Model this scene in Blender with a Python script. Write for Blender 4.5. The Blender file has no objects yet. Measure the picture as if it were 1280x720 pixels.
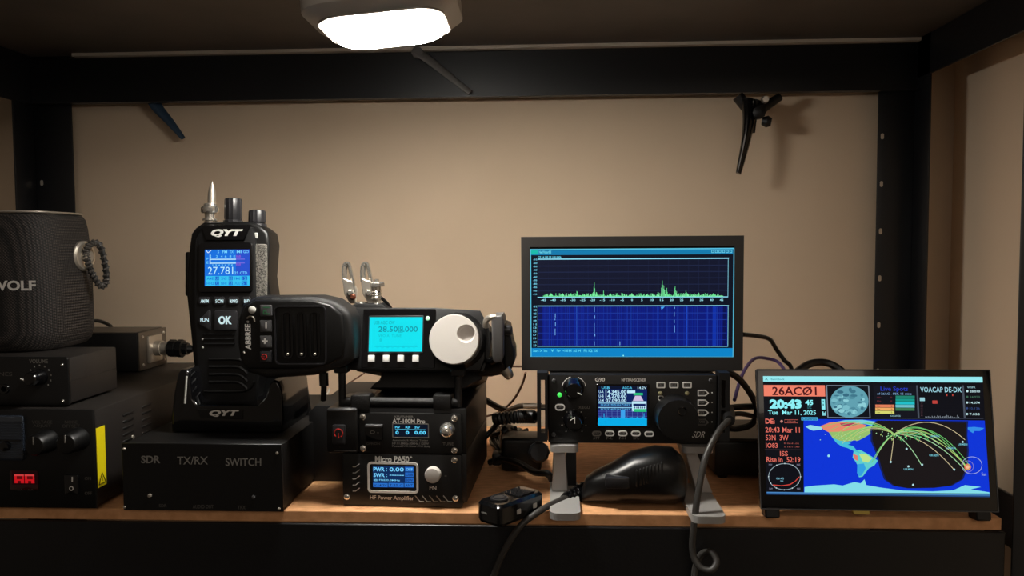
import bpy, bmesh, math, random
from mathutils import Vector, Matrix
random.seed(7)
sc = bpy.context.scene
COL = sc.collection
rad = math.radians
# ---------------------------------------------------------------- camera
FPX = 985.0
CAM = Vector((0, -.55, .19))
RC = Matrix.Rotation(rad(2.9), 3, 'Z') @ Matrix.Rotation(rad(90-3.1), 3, 'X') @ Matrix.Rotation(rad(-.35), 3, 'Z')
cd = bpy.data.cameras.new('camera'); cam = bpy.data.objects.new('camera', cd); COL.objects.link(cam)
cam.matrix_world = Matrix.Translation(CAM) @ RC.to_4x4()
cd.sensor_width = 36; cd.lens = 36*FPX/1280; cd.clip_start = .01; cd.clip_end = 50
sc.camera = cam
# ---------------------------------------------------------------- world, lights, exposure
w = bpy.data.worlds.new('world'); sc.world = w; w.use_nodes = True
w.node_tree.nodes['Background'].inputs[0].default_value = (1.0, .80, .62, 1)
w.node_tree.nodes['Background'].inputs[1].default_value = .075
LAMP_EMIT = 112.0
ld = bpy.data.lights.new('added_fill_light', 'AREA'); ld.shape = 'RECTANGLE'; ld.size = 1.0; ld.size_y = .6  # unseen fill light added behind the camera to brighten the fronts
ld.energy = 3.0; ld.color = (1, .86, .72)
lo = bpy.data.objects.new('added_fill_light', ld); COL.objects.link(lo)
lo.location = (.35, -1.7, .85); lo.rotation_euler = (Vector((.1, .1, .1))-Vector(lo.location)).to_track_quat('-Z', 'Y').to_euler()
sc.view_settings.view_transform = 'Standard'; sc.view_settings.look = 'None'
sc.view_settings.exposure = 0; sc.view_settings.gamma = 1; sc.view_settings.use_curve_mapping = False

# ---------------------------------------------------------------- pixel -> world at a stated plane
def ray(px, py): return RC @ Vector(((px-640)/FPX, (360-py)/FPX, -1))
def P(px, py, x=None, y=None, z=None):
    d = ray(px, py)
    if z is not None: t = (z-CAM.z)/d.z
    elif y is not None: t = (y-CAM.y)/d.y
    else: t = (x-CAM.x)/d.x
    return CAM + d*t

# ---------------------------------------------------------------- materials
def lin(c):
    return tuple((v/255/12.92 if v/255 <= .04045 else ((v/255+.055)/1.055)**2.4) for v in c)
MATS = {}
def M(name, rgb, rough=.5, metal=0, bump=None, var=None, coat=0, emit=0, spec=None, alpha=None):
    if name in MATS: return MATS[name]
    m = bpy.data.materials.new(name); m.use_nodes = True; MATS[name] = m
    nt = m.node_tree; b = nt.nodes['Principled BSDF']; c = lin(rgb)
    b.inputs['Base Color'].default_value = (*c, 1); b.inputs['Roughness'].default_value = rough
    b.inputs['Metallic'].default_value = metal; b.inputs['Coat Weight'].default_value = coat
    if spec is not None: b.inputs['Specular IOR Level'].default_value = spec
    if emit:
        b.inputs['Emission Color'].default_value = (*c, 1); b.inputs['Emission Strength'].default_value = emit
    if bump or var:
        tc = nt.nodes.new('ShaderNodeTexCoord')
    if bump:
        n = nt.nodes.new('ShaderNodeTexNoise'); n.inputs['Scale'].default_value = bump[0]; n.inputs['Detail'].default_value = 3
        bp = nt.nodes.new('ShaderNodeBump'); bp.inputs['Strength'].default_value = bump[1]; bp.inputs['Distance'].default_value = bump[2] if len(bump) > 2 else .0004
        nt.links.new(tc.outputs['Object'], n.inputs['Vector']); nt.links.new(n.outputs['Fac'], bp.inputs['Height']); nt.links.new(bp.outputs['Normal'], b.inputs['Normal'])
    if var:   # (scale, second colour)
        n = nt.nodes.new('ShaderNodeTexNoise'); n.inputs['Scale'].default_value = var[0]; n.inputs['Detail'].default_value = 6
        mp = nt.nodes.new('ShaderNodeMapping')
        if len(var) > 2: mp.inputs['Scale'].default_value = var[2]
        mx = nt.nodes.new('ShaderNodeMix'); mx.data_type = 'RGBA'
        cr = nt.nodes.new('ShaderNodeMapRange'); cr.inputs[1].default_value = .35; cr.inputs[2].default_value = .65
        nt.links.new(tc.outputs['Object'], mp.inputs[0]); nt.links.new(mp.outputs[0], n.inputs['Vector'])
        nt.links.new(n.outputs['Fac'], cr.inputs[0]); nt.links.new(cr.outputs[0], mx.inputs[0])
        mx.inputs[6].default_value = (*c, 1); mx.inputs[7].default_value = (*lin(var[1]), 1)
        nt.links.new(mx.outputs[2], b.inputs['Base Color'])
    return m
WALL = M('painted_wall', (222, 199, 172), .9, bump=(60, .25, .001), var=(6, (214, 191, 164)))
WALLR = M('painted_side_wall', (232, 208, 180), .9, bump=(60, .25, .001))
WOOD = M('chipboard', (242, 182, 130), .65, bump=(400, .3), var=(90, (218, 158, 108), (1, 3, 1)))
EDGE = M('board_edge_bare', (215, 205, 190), .7)
UNDER = M('dark_board_underside', (96, 91, 87), .55, bump=(120, .2), var=(14, (86, 82, 78)))
STEEL = M('black_powder_steel', (16, 17, 21), .42, bump=(500, .15), spec=.6)
BLK = M('black_plastic', (9, 9, 10), .42, bump=(900, .25, .0002))
BLKG = M('black_gloss_plastic', (9, 9, 11), .16, coat=.4)
BLKM = M('black_matte_metal', (12, 12, 14), .5, bump=(1500, .3, .0002))
BLKT = M('black_textured_plastic', (17, 17, 18), .45, bump=(1600, .9, .0005))
SPECK = M('speckled_grip', (10, 10, 10), .4, bump=(1100, 1, .0008), var=(1100, (150, 146, 138)))
DGREY = M('dark_grey_case', (32, 28, 26), .55, bump=(900, .2, .0002))
RUB = M('black_rubber', (14, 14, 15), .5)
CABLE = M('black_cable', (16, 16, 17), .38)
CABG = M('dark_grey_cable', (58, 56, 54), .4)
CHR = M('chrome', (228, 224, 216), .22, metal=.9)
NICK = M('nickel', (208, 200, 188), .34, metal=.8, bump=(700, .2, .0002))
ALU = M('brushed_aluminium', (176, 174, 172), .5, metal=.35, bump=(900, .25, .0002))
ALB = M('cast_aluminium_box', (120, 112, 102), .45, metal=.7, bump=(300, .5, .0004))
WPR = M('white_print', (236, 234, 230), .6)
GPR = M('grey_print', (132, 130, 126), .6)
DPR = M('dim_print', (84, 81, 78), .6)
WKN = M('white_knob_plastic', (212, 206, 200), .45)
YEL = M('yellow_label', (245, 225, 20), .45)
BTN = M('grey_button', (70, 70, 72), .45)
BTND = M('dark_button', (38, 38, 41), .35)
BLU = M('blue_edge_film', (60, 95, 165), .25, coat=.5)
REDP = M('red_print', (190, 40, 35), .5)
GRNP = M('green_print', (50, 130, 80), .5)
GLED = M('green_led', (70, 225, 90), .3, emit=.8)
GLED2 = M('pale_green_led', (190, 240, 200), .3, emit=.6)
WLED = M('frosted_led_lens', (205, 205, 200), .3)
BLULCD = M('dark_lcd_glass', (40, 46, 56), .15, coat=.5)
RLED = M('red_led_window', (60, 6, 8), .2, coat=.5)
COPR = M('copper_insert', (150, 90, 70), .3, metal=.8)
LAMPW = M('lamp_lens', (255, 250, 240), .3, emit=LAMP_EMIT)
LAMPH = M('lamp_housing', (196, 192, 186), .35, bump=(300, .1))
LAMPR = M('lamp_rim', (170, 165, 158), .3)
PURP = M('purple_wire', (80, 60, 110), .5)
BRWI = M('brown_wire', (110, 75, 55), .5)
WHW = M('white_wire', (205, 200, 190), .5)
BLUC = M('blue_plastic_tip', (40, 62, 84), .5)
LBTN = M('lit_button', (205, 235, 245), .4, emit=.35)
WBTN = M('white_button', (225, 222, 214), .4, emit=.25)
def screen_mat():
    m = bpy.data.materials.new('screen_pixels'); m.use_nodes = True; nt = m.node_tree
    b = nt.nodes['Principled BSDF']; a = nt.nodes.new('ShaderNodeVertexColor'); a.layer_name = 'Col'
    b.inputs['Base Color'].default_value = (.004, .004, .005, 1); b.inputs['Roughness'].default_value = .3; b.inputs['Specular IOR Level'].default_value = .15
    nt.links.new(a.outputs['Color'], b.inputs['Emission Color']); b.inputs['Emission Strength'].default_value = 1.0
    return m
SCREEN = screen_mat()
def fabric_mat():
    m = bpy.data.materials.new('woven_speaker_fabric'); m.use_nodes = True; nt = m.node_tree; b = nt.nodes['Principled BSDF']
    tc = nt.nodes.new('ShaderNodeTexCoord'); mp = nt.nodes.new('ShaderNodeMapping'); mp.inputs['Rotation'].default_value = (0, rad(45), 0)
    ck = nt.nodes.new('ShaderNodeTexVoronoi'); ck.inputs['Scale'].default_value = 620; ck.inputs['Randomness'].default_value = .12
    bp = nt.nodes.new('ShaderNodeBump'); bp.inputs['Strength'].default_value = .8; bp.inputs['Distance'].default_value = .0008; bp.invert = True
    cr = nt.nodes.new('ShaderNodeValToRGB'); cr.color_ramp.elements[0].color = (*lin((66, 58, 54)), 1); cr.color_ramp.elements[0].position = .2
    cr.color_ramp.elements[1].color = (*lin((9, 8, 8)), 1); cr.color_ramp.elements[1].position = .55
    nt.links.new(tc.outputs['Object'], mp.inputs[0]); nt.links.new(mp.outputs[0], ck.inputs['Vector'])
    nt.links.new(ck.outputs['Distance'], cr.inputs[0]); nt.links.new(cr.outputs[0], b.inputs['Base Color'])
    nt.links.new(ck.outputs['Distance'], bp.inputs['Height']); nt.links.new(bp.outputs['Normal'], b.inputs['Normal'])
    b.inputs['Roughness'].default_value = .7
    return m
FAB = fabric_mat()

# ---------------------------------------------------------------- mesh helpers (each adds to a bmesh)
def NB(): return bmesh.new()
def merge(bm, t):
    me = bpy.data.meshes.new('t'); t.to_mesh(me); t.free(); bm.from_mesh(me); bpy.data.meshes.remove(me); return bm
def box(bm, x0, x1, y0, y1, z0, z1, bev=0, seg=2, mtx=None):
    t = NB(); bmesh.ops.create_cube(t, size=1)
    for v in t.verts:
        v.co = Vector((x0+(v.co.x+.5)*(x1-x0), y0+(v.co.y+.5)*(y1-y0), z0+(v.co.z+.5)*(z1-z0)))
    if bev: bmesh.ops.bevel(t, geom=t.edges[:], offset=bev, segments=seg, affect='EDGES', profile=.5)
    if mtx: bmesh.ops.transform(t, matrix=mtx, verts=t.verts)
    return merge(bm, t)
def prism(bm, pts, y0, y1, bev=0, seg=2, back=False):
    """outline pts (u, w) facing -y, pushed back from y0 to y1"""
    t = NB(); a = [t.verts.new((u, y0, w_)) for u, w_ in pts]; b = [t.verts.new((u, y1, w_)) for u, w_ in pts]
    n = len(pts); t.faces.new(a); t.faces.new(b[::-1])
    for i in range(n): t.faces.new((a[i], b[i], b[(i+1) % n], a[(i+1) % n]))
    bmesh.ops.recalc_face_normals(t, faces=t.faces)
    if bev:
        es = [e for e in t.edges if all(v in a for v in e.verts) or (back and all(v in b for v in e.verts))]
        bmesh.ops.bevel(t, geom=es, offset=bev, segments=seg, affect='EDGES', profile=.5, clamp_overlap=True)
    return merge(bm, t)
def rr(u0, u1, w0, w1, r, n=5):
    u0, u1 = min(u0, u1), max(u0, u1); w0, w1 = min(w0, w1), max(w0, w1); r = min(r, (u1-u0)/2*.999, (w1-w0)/2*.999)
    o = []
    for cx, cy, a0 in ((u1-r, w1-r, 0), (u0+r, w1-r, 90), (u0+r, w0+r, 180), (u1-r, w0+r, 270)):
        for k in range(n+1):
            a = rad(a0+90*k/n); o.append((cx+r*math.cos(a), cy+r*math.sin(a)))
    return o
def frame(bm, pts_o, pts_i, y0, y1):
    """ring between two outlines with equal counts"""
    t = NB(); n = len(pts_o)
    L = [[t.verts.new((u, y, w_)) for u, w_ in p] for p, y in ((pts_o, y0), (pts_i, y0), (pts_i, y1), (pts_o, y1))]
    for k in range(4):
        A, B = L[k], L[(k+1) % 4]
        for i in range(n): t.faces.new((A[i], A[(i+1) % n], B[(i+1) % n], B[i]))
    bmesh.ops.recalc_face_normals(t, faces=t.faces)
    return merge(bm, t)
def lathe(bm, c, axis, prof, n=28, rib=None):
    """profile [(radius, distance along axis)], closed at the ends"""
    axis = Vector(axis).normalized(); q = axis.to_track_quat('Z', 'Y').to_matrix(); c = Vector(c)
    t = NB(); rings = []
    for r, h in prof:
        ring = []
        for i in range(n):
            a = 2*math.pi*i/n; rr_ = r*(1-(rib if rib and i % 2 else 0))
            ring.append(t.verts.new(c + q @ Vector((rr_*math.cos(a), rr_*math.sin(a), h))))
        rings.append(ring)
    for A, B in zip(rings, rings[1:]):
        for i in range(n): t.faces.new((A[i], A[(i+1) % n], B[(i+1) % n], B[i]))
    t.faces.new(rings[0][::-1]); t.faces.new(rings[-1])
    bmesh.ops.recalc_face_normals(t, faces=t.faces)
    return merge(bm, t)
def spline(pts, k=8, closed=False):
    pts = [Vector(p) for p in pts]; n = len(pts); out = []
    for i in range(n if closed else n-1):
        p0 = pts[(i-1) % n] if (closed or i > 0) else pts[0]; p1 = pts[i]; p2 = pts[(i+1) % n]
        p3 = pts[(i+2) % n] if (closed or i+2 < n) else pts[-1]
        for j in range(k):
            t = j/k
            out.append(.5*((2*p1)+(-p0+p2)*t+(2*p0-5*p1+4*p2-p3)*t*t+(-p0+3*p1-3*p2+p3)*t**3))
    if not closed: out.append(pts[-1])
    return out
def tube(bm, pts, r, n=8, closed=False, k=8, smooth=True, flat=1.0):
    path = spline(pts, k, closed) if smooth else [Vector(p) for p in pts]
    t = NB(); N = len(path); rings = []; up = None
    for i, p in enumerate(path):
        a = path[(i-1) % N] if (closed or i) else p; b = path[(i+1) % N] if (closed or i < N-1) else p
        d = (b-a).normalized()
        if up is None: up = d.orthogonal().normalized()
        up = (up-d*up.dot(d)).normalized(); s = d.cross(up)
        rad_ = r(i/(N-1)) if callable(r) else r
        rings.append([t.verts.new(p+(up*math.cos(2*math.pi*j/n)+s*math.sin(2*math.pi*j/n)*flat)*rad_) for j in range(n)])
    for i in range(N if closed else N-1):
        A, B = rings[i], rings[(i+1) % N]
        for j in range(n): t.faces.new((A[j], A[(j+1) % n], B[(j+1) % n], B[j]))
    if not closed: t.faces.new(rings[0][::-1]); t.faces.new(rings[-1])
    bmesh.ops.recalc_face_normals(t, faces=t.faces)
    return merge(bm, t)
def helix(pts, r, turns, k=10, per=10):
    path = spline(pts, k); N = turns*per; out = []
    L = len(path)-1; up = None
    for i in range(N+1):
        f = i/N*L; j = min(int(f), L-1); p = path[j].lerp(path[j+1], f-j); d = (path[j+1]-path[j]).normalized()
        if up is None: up = d.orthogonal().normalized()
        up = (up-d*up.dot(d)).normalized(); s = d.cross(up); a = 2*math.pi*i/per
        out.append(p+(up*math.cos(a)+s*math.sin(a))*r)
    return out
_tc = {}
def text_mesh(s, bold=0, res=3):
    key = (s, bold, res)
    if key in _tc: return _tc[key]
    c = bpy.data.curves.new('t', 'FONT'); c.body = s; c.resolution_u = res; c.offset = bold; c.size = 1
    o = bpy.data.objects.new('t', c); COL.objects.link(o)
    dg = bpy.context.evaluated_depsgraph_get(); e = o.evaluated_get(dg); me = e.to_mesh()
    vs = [(v.co.x, v.co.y) for v in me.vertices]; fs = [tuple(p.vertices) for p in me.polygons]
    e.to_mesh_clear(); bpy.data.objects.remove(o); bpy.data.curves.remove(c)
    x0 = min(v[0] for v in vs); x1 = max(v[0] for v in vs); y0 = min(v[1] for v in vs); y1 = max(v[1] for v in vs)
    vs = [((x-x0)/max(x1-x0, 1e-6), (y-y0)/max(y1-y0, 1e-6)) for x, y in vs]
    _tc[key] = (vs, fs); return vs, fs
def txt(bm, s, o, ex, ez, bold=.01, shear=0):
    """letters fitted to the parallelogram o, o+ex, o+ez"""
    vs, fs = text_mesh(s, bold); o, ex, ez = Vector(o), Vector(ex), Vector(ez)
    nv = [bm.verts.new(o+ex*(x+shear*(y-.5))+ez*y) for x, y in vs]
    for f in fs:
        try: bm.faces.new([nv[i] for i in f])
        except ValueError: pass
    return bm
def obj(name, bm, mat, parent=None, smooth=40, label=None, kind=None):
    me = bpy.data.meshes.new(name); bm.to_mesh(me); bm.free(); me.materials.append(mat)
    if smooth:
        for p in me.polygons: p.use_smooth = True
        me.set_sharp_from_angle(angle=rad(smooth))
    o = bpy.data.objects.new(name, me); COL.objects.link(o)
    if parent is not None: o.parent = parent
    if label: o['label'] = label
    if kind: o['kind'] = kind
    return o
def struct(name, bm, mat): return obj(name, bm, mat, kind='structure')
def single(name, bm, mat, label, cat, group=None):
    o = obj(name, bm, mat); o['label'] = label; o['category'] = cat
    if group: o['group'] = group
    return o

class Dev:
    """one thing: an Empty with its own frame; local y = 0 is its front plane, -y faces the viewer"""
    def __init__(s, name, label, cat, O, yaw=0, tilt=0, group=None, roll=0):
        s.e = bpy.data.objects.new(name, None); COL.objects.link(s.e); s.e.empty_display_size = .02
        s.M = Matrix.Translation(O) @ Matrix.Rotation(rad(yaw), 4, 'Z') @ Matrix.Rotation(rad(-tilt), 4, 'X') @ Matrix.Rotation(rad(roll), 4, 'Y')
        s.e.matrix_world = s.M; s.Mi = s.M.inverted()
        s.e['label'] = label; s.e['category'] = cat
        if group: s.e['group'] = group
    def uv(s, px, py, y=0):
        o = s.Mi @ CAM; d = s.Mi.to_3x3() @ ray(px, py); t = (y-o.y)/d.y; q = o+d*t; return (q.x, q.z)
    def side(s, px, py, x):
        o = s.Mi @ CAM; d = s.Mi.to_3x3() @ ray(px, py); t = (x-o.x)/d.x; q = o+d*t; return (q.y, q.z)
    def L(s, v): return s.Mi @ Vector(v)
    def pts(s, l, y=0): return [s.uv(px, py, y) for px, py in l]
    def R(s, x0, y0, x1, y1, y=0):
        a = s.uv(x0, y1, y); b = s.uv(x1, y0, y); return a[0], b[0], a[1], b[1]
    def part(s, name, bm, mat, parent=None, label=None, smooth=40): return obj(name, bm, mat, parent or s.e, smooth, label)
    def text(s, t, x0, y0, x1, y1, mat, y=0, bold=.01, shear=0, name='lettering', parent=None, dz=0, lift=.00015):
        a = s.uv(x0, y1, y); b = s.uv(x1, y1+dz, y); c = s.uv(x0, y0, y)
        bm = txt(NB(), t, (a[0], y-lift, a[1]), (b[0]-a[0], 0, b[1]-a[1]), (c[0]-a[0], 0, c[1]-a[1]), bold, shear)
        return s.part(name, bm, mat, parent, smooth=0)
    def screw(s, px, py, r, y=0, mat=None, name='screw'):
        u, w_ = s.uv(px, py, y)
        bm = lathe(NB(), (u, y, w_), (0, -1, 0), [(r, -.0005), (r, .0004), (r*.7, .001), (r*.35, .0011), (r*.3, .0006)], 12)
        return s.part(name, bm, mat or CHR)

class Scr:
    """flat lit picture on a display; px values are converted once into a true rectangle of the panel"""
    def __init__(s, dev, quad, y, bg, name='screen_image', parent=None):
        s.d = dev; s.q = quad; s.y = y; s.V = []; s.F = []; s.C = []; s.name = name; s.parent = parent
        c = [dev.uv(px, py, y) for px, py in quad]     # TL TR BR BL
        s.u0 = (c[0][0]+c[3][0])/2; s.u1 = (c[1][0]+c[2][0])/2; s.w1 = (c[0][1]+c[1][1])/2; s.w0 = (c[2][1]+c[3][1])/2
        s.nrect(0, 0, 1, 1, bg, 0)
    def N(s, px, py):
        (ax, ay), (bx, by), (cx, cy), (dx, dy) = s.q; u = v = .5
        for _ in range(6):
            tx = ax+(bx-ax)*u; ty = ay+(by-ay)*u; lx = dx+(cx-dx)*u; ly = dy+(cy-dy)*u
            v = (py-ty)/(ly-ty)
            l_ = ax+(dx-ax)*v; r_ = bx+(cx-bx)*v; u = (px-l_)/(r_-l_)
        return u, v
    def loc(s, n, l): return (s.u0+(s.u1-s.u0)*n[0], s.y-l*.00005, s.w1+(s.w0-s.w1)*n[1])
    def npoly(s, ns, col, l):
        b = len(s.V); s.V += [s.loc(n, l) for n in ns]; s.F.append(tuple(range(b, b+len(ns)))); s.C.append(lin(col))
    def nrect(s, a, b, c, d, col, l): s.npoly([(a, b), (c, b), (c, d), (a, d)], col, l)
    def poly(s, pts, col, l=1): s.npoly([s.N(*p) for p in pts], col, l)
    def rect(s, x0, y0, x1, y1, col, l=1):
        a = s.N(x0, y0); c = s.N(x1, y1); s.nrect(a[0], a[1], c[0], c[1], col, l)
    def line(s, pts, wd, col, l=2):
        for (x0, y0), (x1, y1) in zip(pts, pts[1:]):
            d = math.hypot(x1-x0, y1-y0) or 1; nx, ny = -(y1-y0)/d*wd/2, (x1-x0)/d*wd/2
            s.poly([(x0+nx, y0+ny), (x1+nx, y1+ny), (x1-nx, y1-ny), (x0-nx, y0-ny)], col, l)
    def box(s, x0, y0, x1, y1, wd, col, l=2):
        s.rect(x0, y0, x1, y0+wd, col, l); s.rect(x0, y1-wd, x1, y1, col, l); s.rect(x0, y0, x0+wd, y1, col, l); s.rect(x1-wd, y0, x1, y1, col, l)
    def disc(s, x, y, r, col, l=2, ry=None, n=20):
        ry = ry or r; s.poly([(x+r*math.cos(2*math.pi*i/n), y+ry*math.sin(2*math.pi*i/n)) for i in range(n)], col, l)
    def ring(s, x, y, r, wd, col, l=3, ry=None, n=28):
        ry = ry or r; s.line([(x+r*math.cos(2*math.pi*i/n), y+ry*math.sin(2*math.pi*i/n)) for i in range(n+1)], wd, col, l)
    def text(s, t, x0, y0, x1, y1, col, l=3, bold=.01):
        vs, fs = text_mesh(t, bold, 2); b = len(s.V)
        A = s.N(x0, y0); C = s.N(x1, y1)
        s.V += [s.loc((A[0]+(C[0]-A[0])*x, C[1]+(A[1]-C[1])*y), l) for x, y in vs]
        for f in fs: s.F.append(tuple(b+i for i in f)); s.C.append(lin(col))
    def done(s):
        me = bpy.data.meshes.new(s.name); me.from_pydata(s.V, [], s.F); me.materials.append(SCREEN)
        ca = me.color_attributes.new('Col', 'FLOAT_COLOR', 'CORNER')
        i = 0
        for p, c in zip(me.polygons, s.C):
            for _ in p.loop_indices: ca.data[_].color = (*c, 1)
        o = bpy.data.objects.new(s.name, me); COL.objects.link(o); o.parent = s.parent or s.d.e
        return o
def noisetext(n, alpha='0123456789ABEHKLMNSTUXZ'): return ''.join(random.choice(alpha) for _ in range(n))

# ================================================================ STRUCTURE
YW = .292      # back wall
XR = P(1189, 300, y=YW).x
struct('wall_back', box(NB(), -1.6, XR+.02, YW, YW+.05, -.9, 1.4), WALL)
struct('wall_right', box(NB(), XR, XR+.05, -.45, YW, -.9, 1.4), WALLR)
struct('floor', box(NB(), -1.6, XR+.05, -2.6, YW+.05, -.95, -.9), M('dark_floor', (60, 52, 46), .7))

# ================================================================ SHELVING UNIT
ZU = .19+.2035      # underside of the upper board
shelf = bpy.data.objects.new('shelving_unit', None); COL.objects.link(shelf)
shelf['label'] = 'black steel shelving unit with a bare chipboard shelf under a dark upper shelf'; shelf['category'] = 'shelf'
XL0 = P(44, 300, y=.27).x; XL1 = P(92, 300, y=.27).x; XR0 = P(1097, 300, y=.27).x; XR1 = P(1143, 300, y=.27).x
XBR = P(1264, 655, z=0).x
obj('lower_board', box(NB(), XL0-.02, XBR, .0, .268, -.0085, 0, .0006, 1), WOOD, shelf)
obj('upper_board', box(NB(), -.70, .52, -.02, .30, ZU, ZU+.012), UNDER, shelf)
obj('upper_board_edge', box(NB(), XL1+.01, .47, .262, .270, ZU-.0032, ZU), EDGE, shelf, label='pale bare edge strip of the upper board')
obj('front_beam', box(NB(), XL0-.05, XBR+.002, -.0015, .001, -.052, -.0090, .0008, 1), STEEL, shelf)
obj('front_beam', box(NB(), -.70, .52, -.024, -.021, ZU-.002, ZU+.04, .0008, 1), STEEL, shelf)
bm = box(NB(), XL0, XR1, .270, .2725, .19+.1520, ZU-.0036, .0006, 1); box(bm, XL0, XR1, .262, .270, .19+.1520, .19+.1535)
obj('rear_beam', bm, STEEL, shelf)
obj('rear_beam', box(NB(), XL0, XR1, .270, .2725, -.055, -.010, .0006, 1), STEEL, shelf)
for s_, x in ((1, XR1), (-1, XL0)):
    obj('side_beam', box(NB(), x-.001, x+.0015, -.02, .27, .19+.1520+(.012 if s_ > 0 else 0), ZU-.0002, .0005, 1), STEEL, shelf)
    obj('side_beam', box(NB(), x-.001, x+.0015, .0, .27, -.055, -.012, .0005, 1), STEEL, shelf)
def post(x0, x1, y, xs, ydir, ztop, holes):
    bm = box(NB(), min(x0, x1), max(x0, x1), y, y+.002, -.88, ztop, .0007, 2)
    box(bm, xs-.001, xs+.001, min(y, y+ydir), max(y, y+ydir), -.88, ztop, .0007, 2)
    o = obj('post', bm, STEEL, shelf)
    for z in holes:
        h = prism(NB(), rr((x0+x1)/2-.014-.0015, (x0+x1)/2-.014+.0015, z-.003, z+.003, .0015, 3), y-.0006, y, .0003, 1)
        obj('rivet_or_glint', h, NICK, o)  # pale raised dots imitate glints of the wall through the post holes
post(XR0, XR1, .274, XR1, -.032, .55, [.19+.15-.062-k*.048+.02 for k in range(8)])
post(XL0, XL1, .274, XL0, -.032, .55, [.19+.05-k*.048+.02 for k in range(6)])
xf = P(1268, 600, y=-.004).x
post(xf, xf+.05, -.004, xf+.05, .03, .55, [])
post(XL0-.06, XL0-.015, -.004, XL0-.06, .03, .55, [])

# ================================================================ LAMP
lc = P(483, 33, z=.19+.148)
lamp = Dev('work_lamp', 'rectangular lit work lamp hanging at the top edge, in front of the upper shelf', 'lamp', lc, yaw=1, roll=-5)
def slab(bm, a, b, r, z0, z1, a2=None, b2=None, r2=None):
    t = NB(); P0 = rr(-a, a, -b, b, r); P1 = rr(-(a2 or a), (a2 or a), -(b2 or b), (b2 or b), r2 or r)
    A = [t.verts.new((u, v, z0)) for u, v in P0]; B = [t.verts.new((u, v, z1)) for u, v in P1]
    t.faces.new(A[::-1]); t.faces.new(B); n = len(A)
    for i in range(n): t.faces.new((A[i], A[(i+1) % n], B[(i+1) % n], B[i]))
    bmesh.ops.recalc_face_normals(t, faces=t.faces); return merge(bm, t)
LK = 1.03
bm = slab(NB(), .0410*LK, .0352*LK, .018*LK, .0, .006, .0490*LK, .0420*LK, .022*LK); slab(bm, .0490*LK, .0420*LK, .022*LK, .006, .024)
slab(bm, .0490*LK, .0420*LK, .022*LK, .024, .030, .042*LK, .036*LK, .02*LK)
lamp.part('housing', bm, LAMPH)
fr = frame(NB(), rr(-.0402*LK, .0402*LK, -.0346*LK, .0346*LK, .018*LK, 6), rr(-.0372*LK, .0372*LK, -.0316*LK, .0316*LK, .0165*LK, 6), -.0014, .0003)
bmesh.ops.rotate(fr, verts=fr.verts, cent=(0, 0, 0), matrix=Matrix.Rotation(rad(90), 3, 'X')); lamp.part('rim', fr, LAMPR)
lens = slab(NB(), .0300*LK, .0245*LK, .0135*LK, -.0072, -.0050, .0345*LK, .0290*LK, .0155*LK)
slab(lens, .0345*LK, .0290*LK, .0155*LK, -.0050, .0002, .0366*LK, .0310*LK, .0165*LK)
lamp.part('lens', lens, LAMPW)
lamp.part('latch', box(NB(), -.002, .024, .0358*LK, .0400*LK, -.0012, .003, .0006, 1), LAMPR)
lamp.part('bracket_arm', tube(NB(), [(0, 0, .029), (0, .0, .05), (0, .012, .068), (0, .022, .078)], .006, 12), BLKM)
lamp.part('clamp', box(NB(), -.012, .012, .014, .0285, .066, .095, .002, 2), BLKM)

# ================================================================ CLIPS HANGING ON THE REAR BEAM
def vbar(pts, r0, r1, flat=.5, n=10): return tube(NB(), pts, lambda t: r0+(r1-r0)*t, n, flat=flat)
YC = .262
c = Dev('spring_clamp', 'black spring clamp hanging from the rear beam near the right post', 'clamp', P(945, 128, y=YC))
def W(px, py, y): return P(px, py, y=y)
def LP(dev, l): return [dev.L(W(*p)) for p in l]
c.part('handle', tube(NB(), LP(c, [(936, 126, .258), (936, 150, .254), (932, 178, .250), (923, 217, .246)]), lambda t: .0108-.0072*t, 12, flat=.6), BLKG)
c.part('handle', tube(NB(), LP(c, [(946, 126, .262), (942, 146, .26), (941, 165, .256)]), lambda t: .006-.003*t, 10, flat=.7), BLK)
c.part('jaw', tube(NB(), LP(c, [(922, 120, .258), (930, 130, .258), (938, 140, .258)]), .006, 10), BLK)
c.part('jaw', tube(NB(), LP(c, [(975, 121, .262), (958, 132, .26), (946, 140, .258)]), lambda t: .004+.002*t, 10), BLK)
a = c.L(W(948, 141, .252)); c.part('pivot_spring', lathe(NB(), a, (0, -1, 0), [(.006, -.006), (.0065, 0), (.0065, .004), (.003, .006)], 20, rib=.08), RUB)
a = c.L(W(959, 152, .255)); c.part('pad', lathe(NB(), a, (1, -.3, -.2), [(.004, -.005), (.006, 0), (.004, .004)], 16), RUB)
a = c.L(W(957, 124, .252)); c.part('rivet_or_glint', lathe(NB(), a, (0, -1, 0), [(.004, -.002), (.003, .001)], 12), NICK)
c = Dev('plastic_clamp', 'blue-tipped clamp jaw poking below the rear beam at upper left', 'clamp', P(205, 135, y=.276))
c.part('jaw', tube(NB(), LP(c, [(186, 112, .277), (195, 132, .277), (212, 152, .277), (229, 173, .277)]), lambda t: .0075-.005*t**1.5, 12, flat=.5), BLUC)
c.part('hinge', lathe(NB(), c.L(W(188, 118, .277)), (0, -1, 0), [(.006, -.003), (.006, .001), (.004, .001)], 16), BLUC)
c = Dev('grey_clamp', 'pale grey clamp arm slanting across the rear beam beside the lamp', 'clamp', P(550, 90, y=.262))
c.part('arm', tube(NB(), LP(c, [(518, 62, .262), (545, 82, .261), (588, 116, .260)]), lambda t: .0062-.0025*t, 12, flat=.45), M('grey_clamp_plastic', (110, 108, 106), .5))
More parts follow.
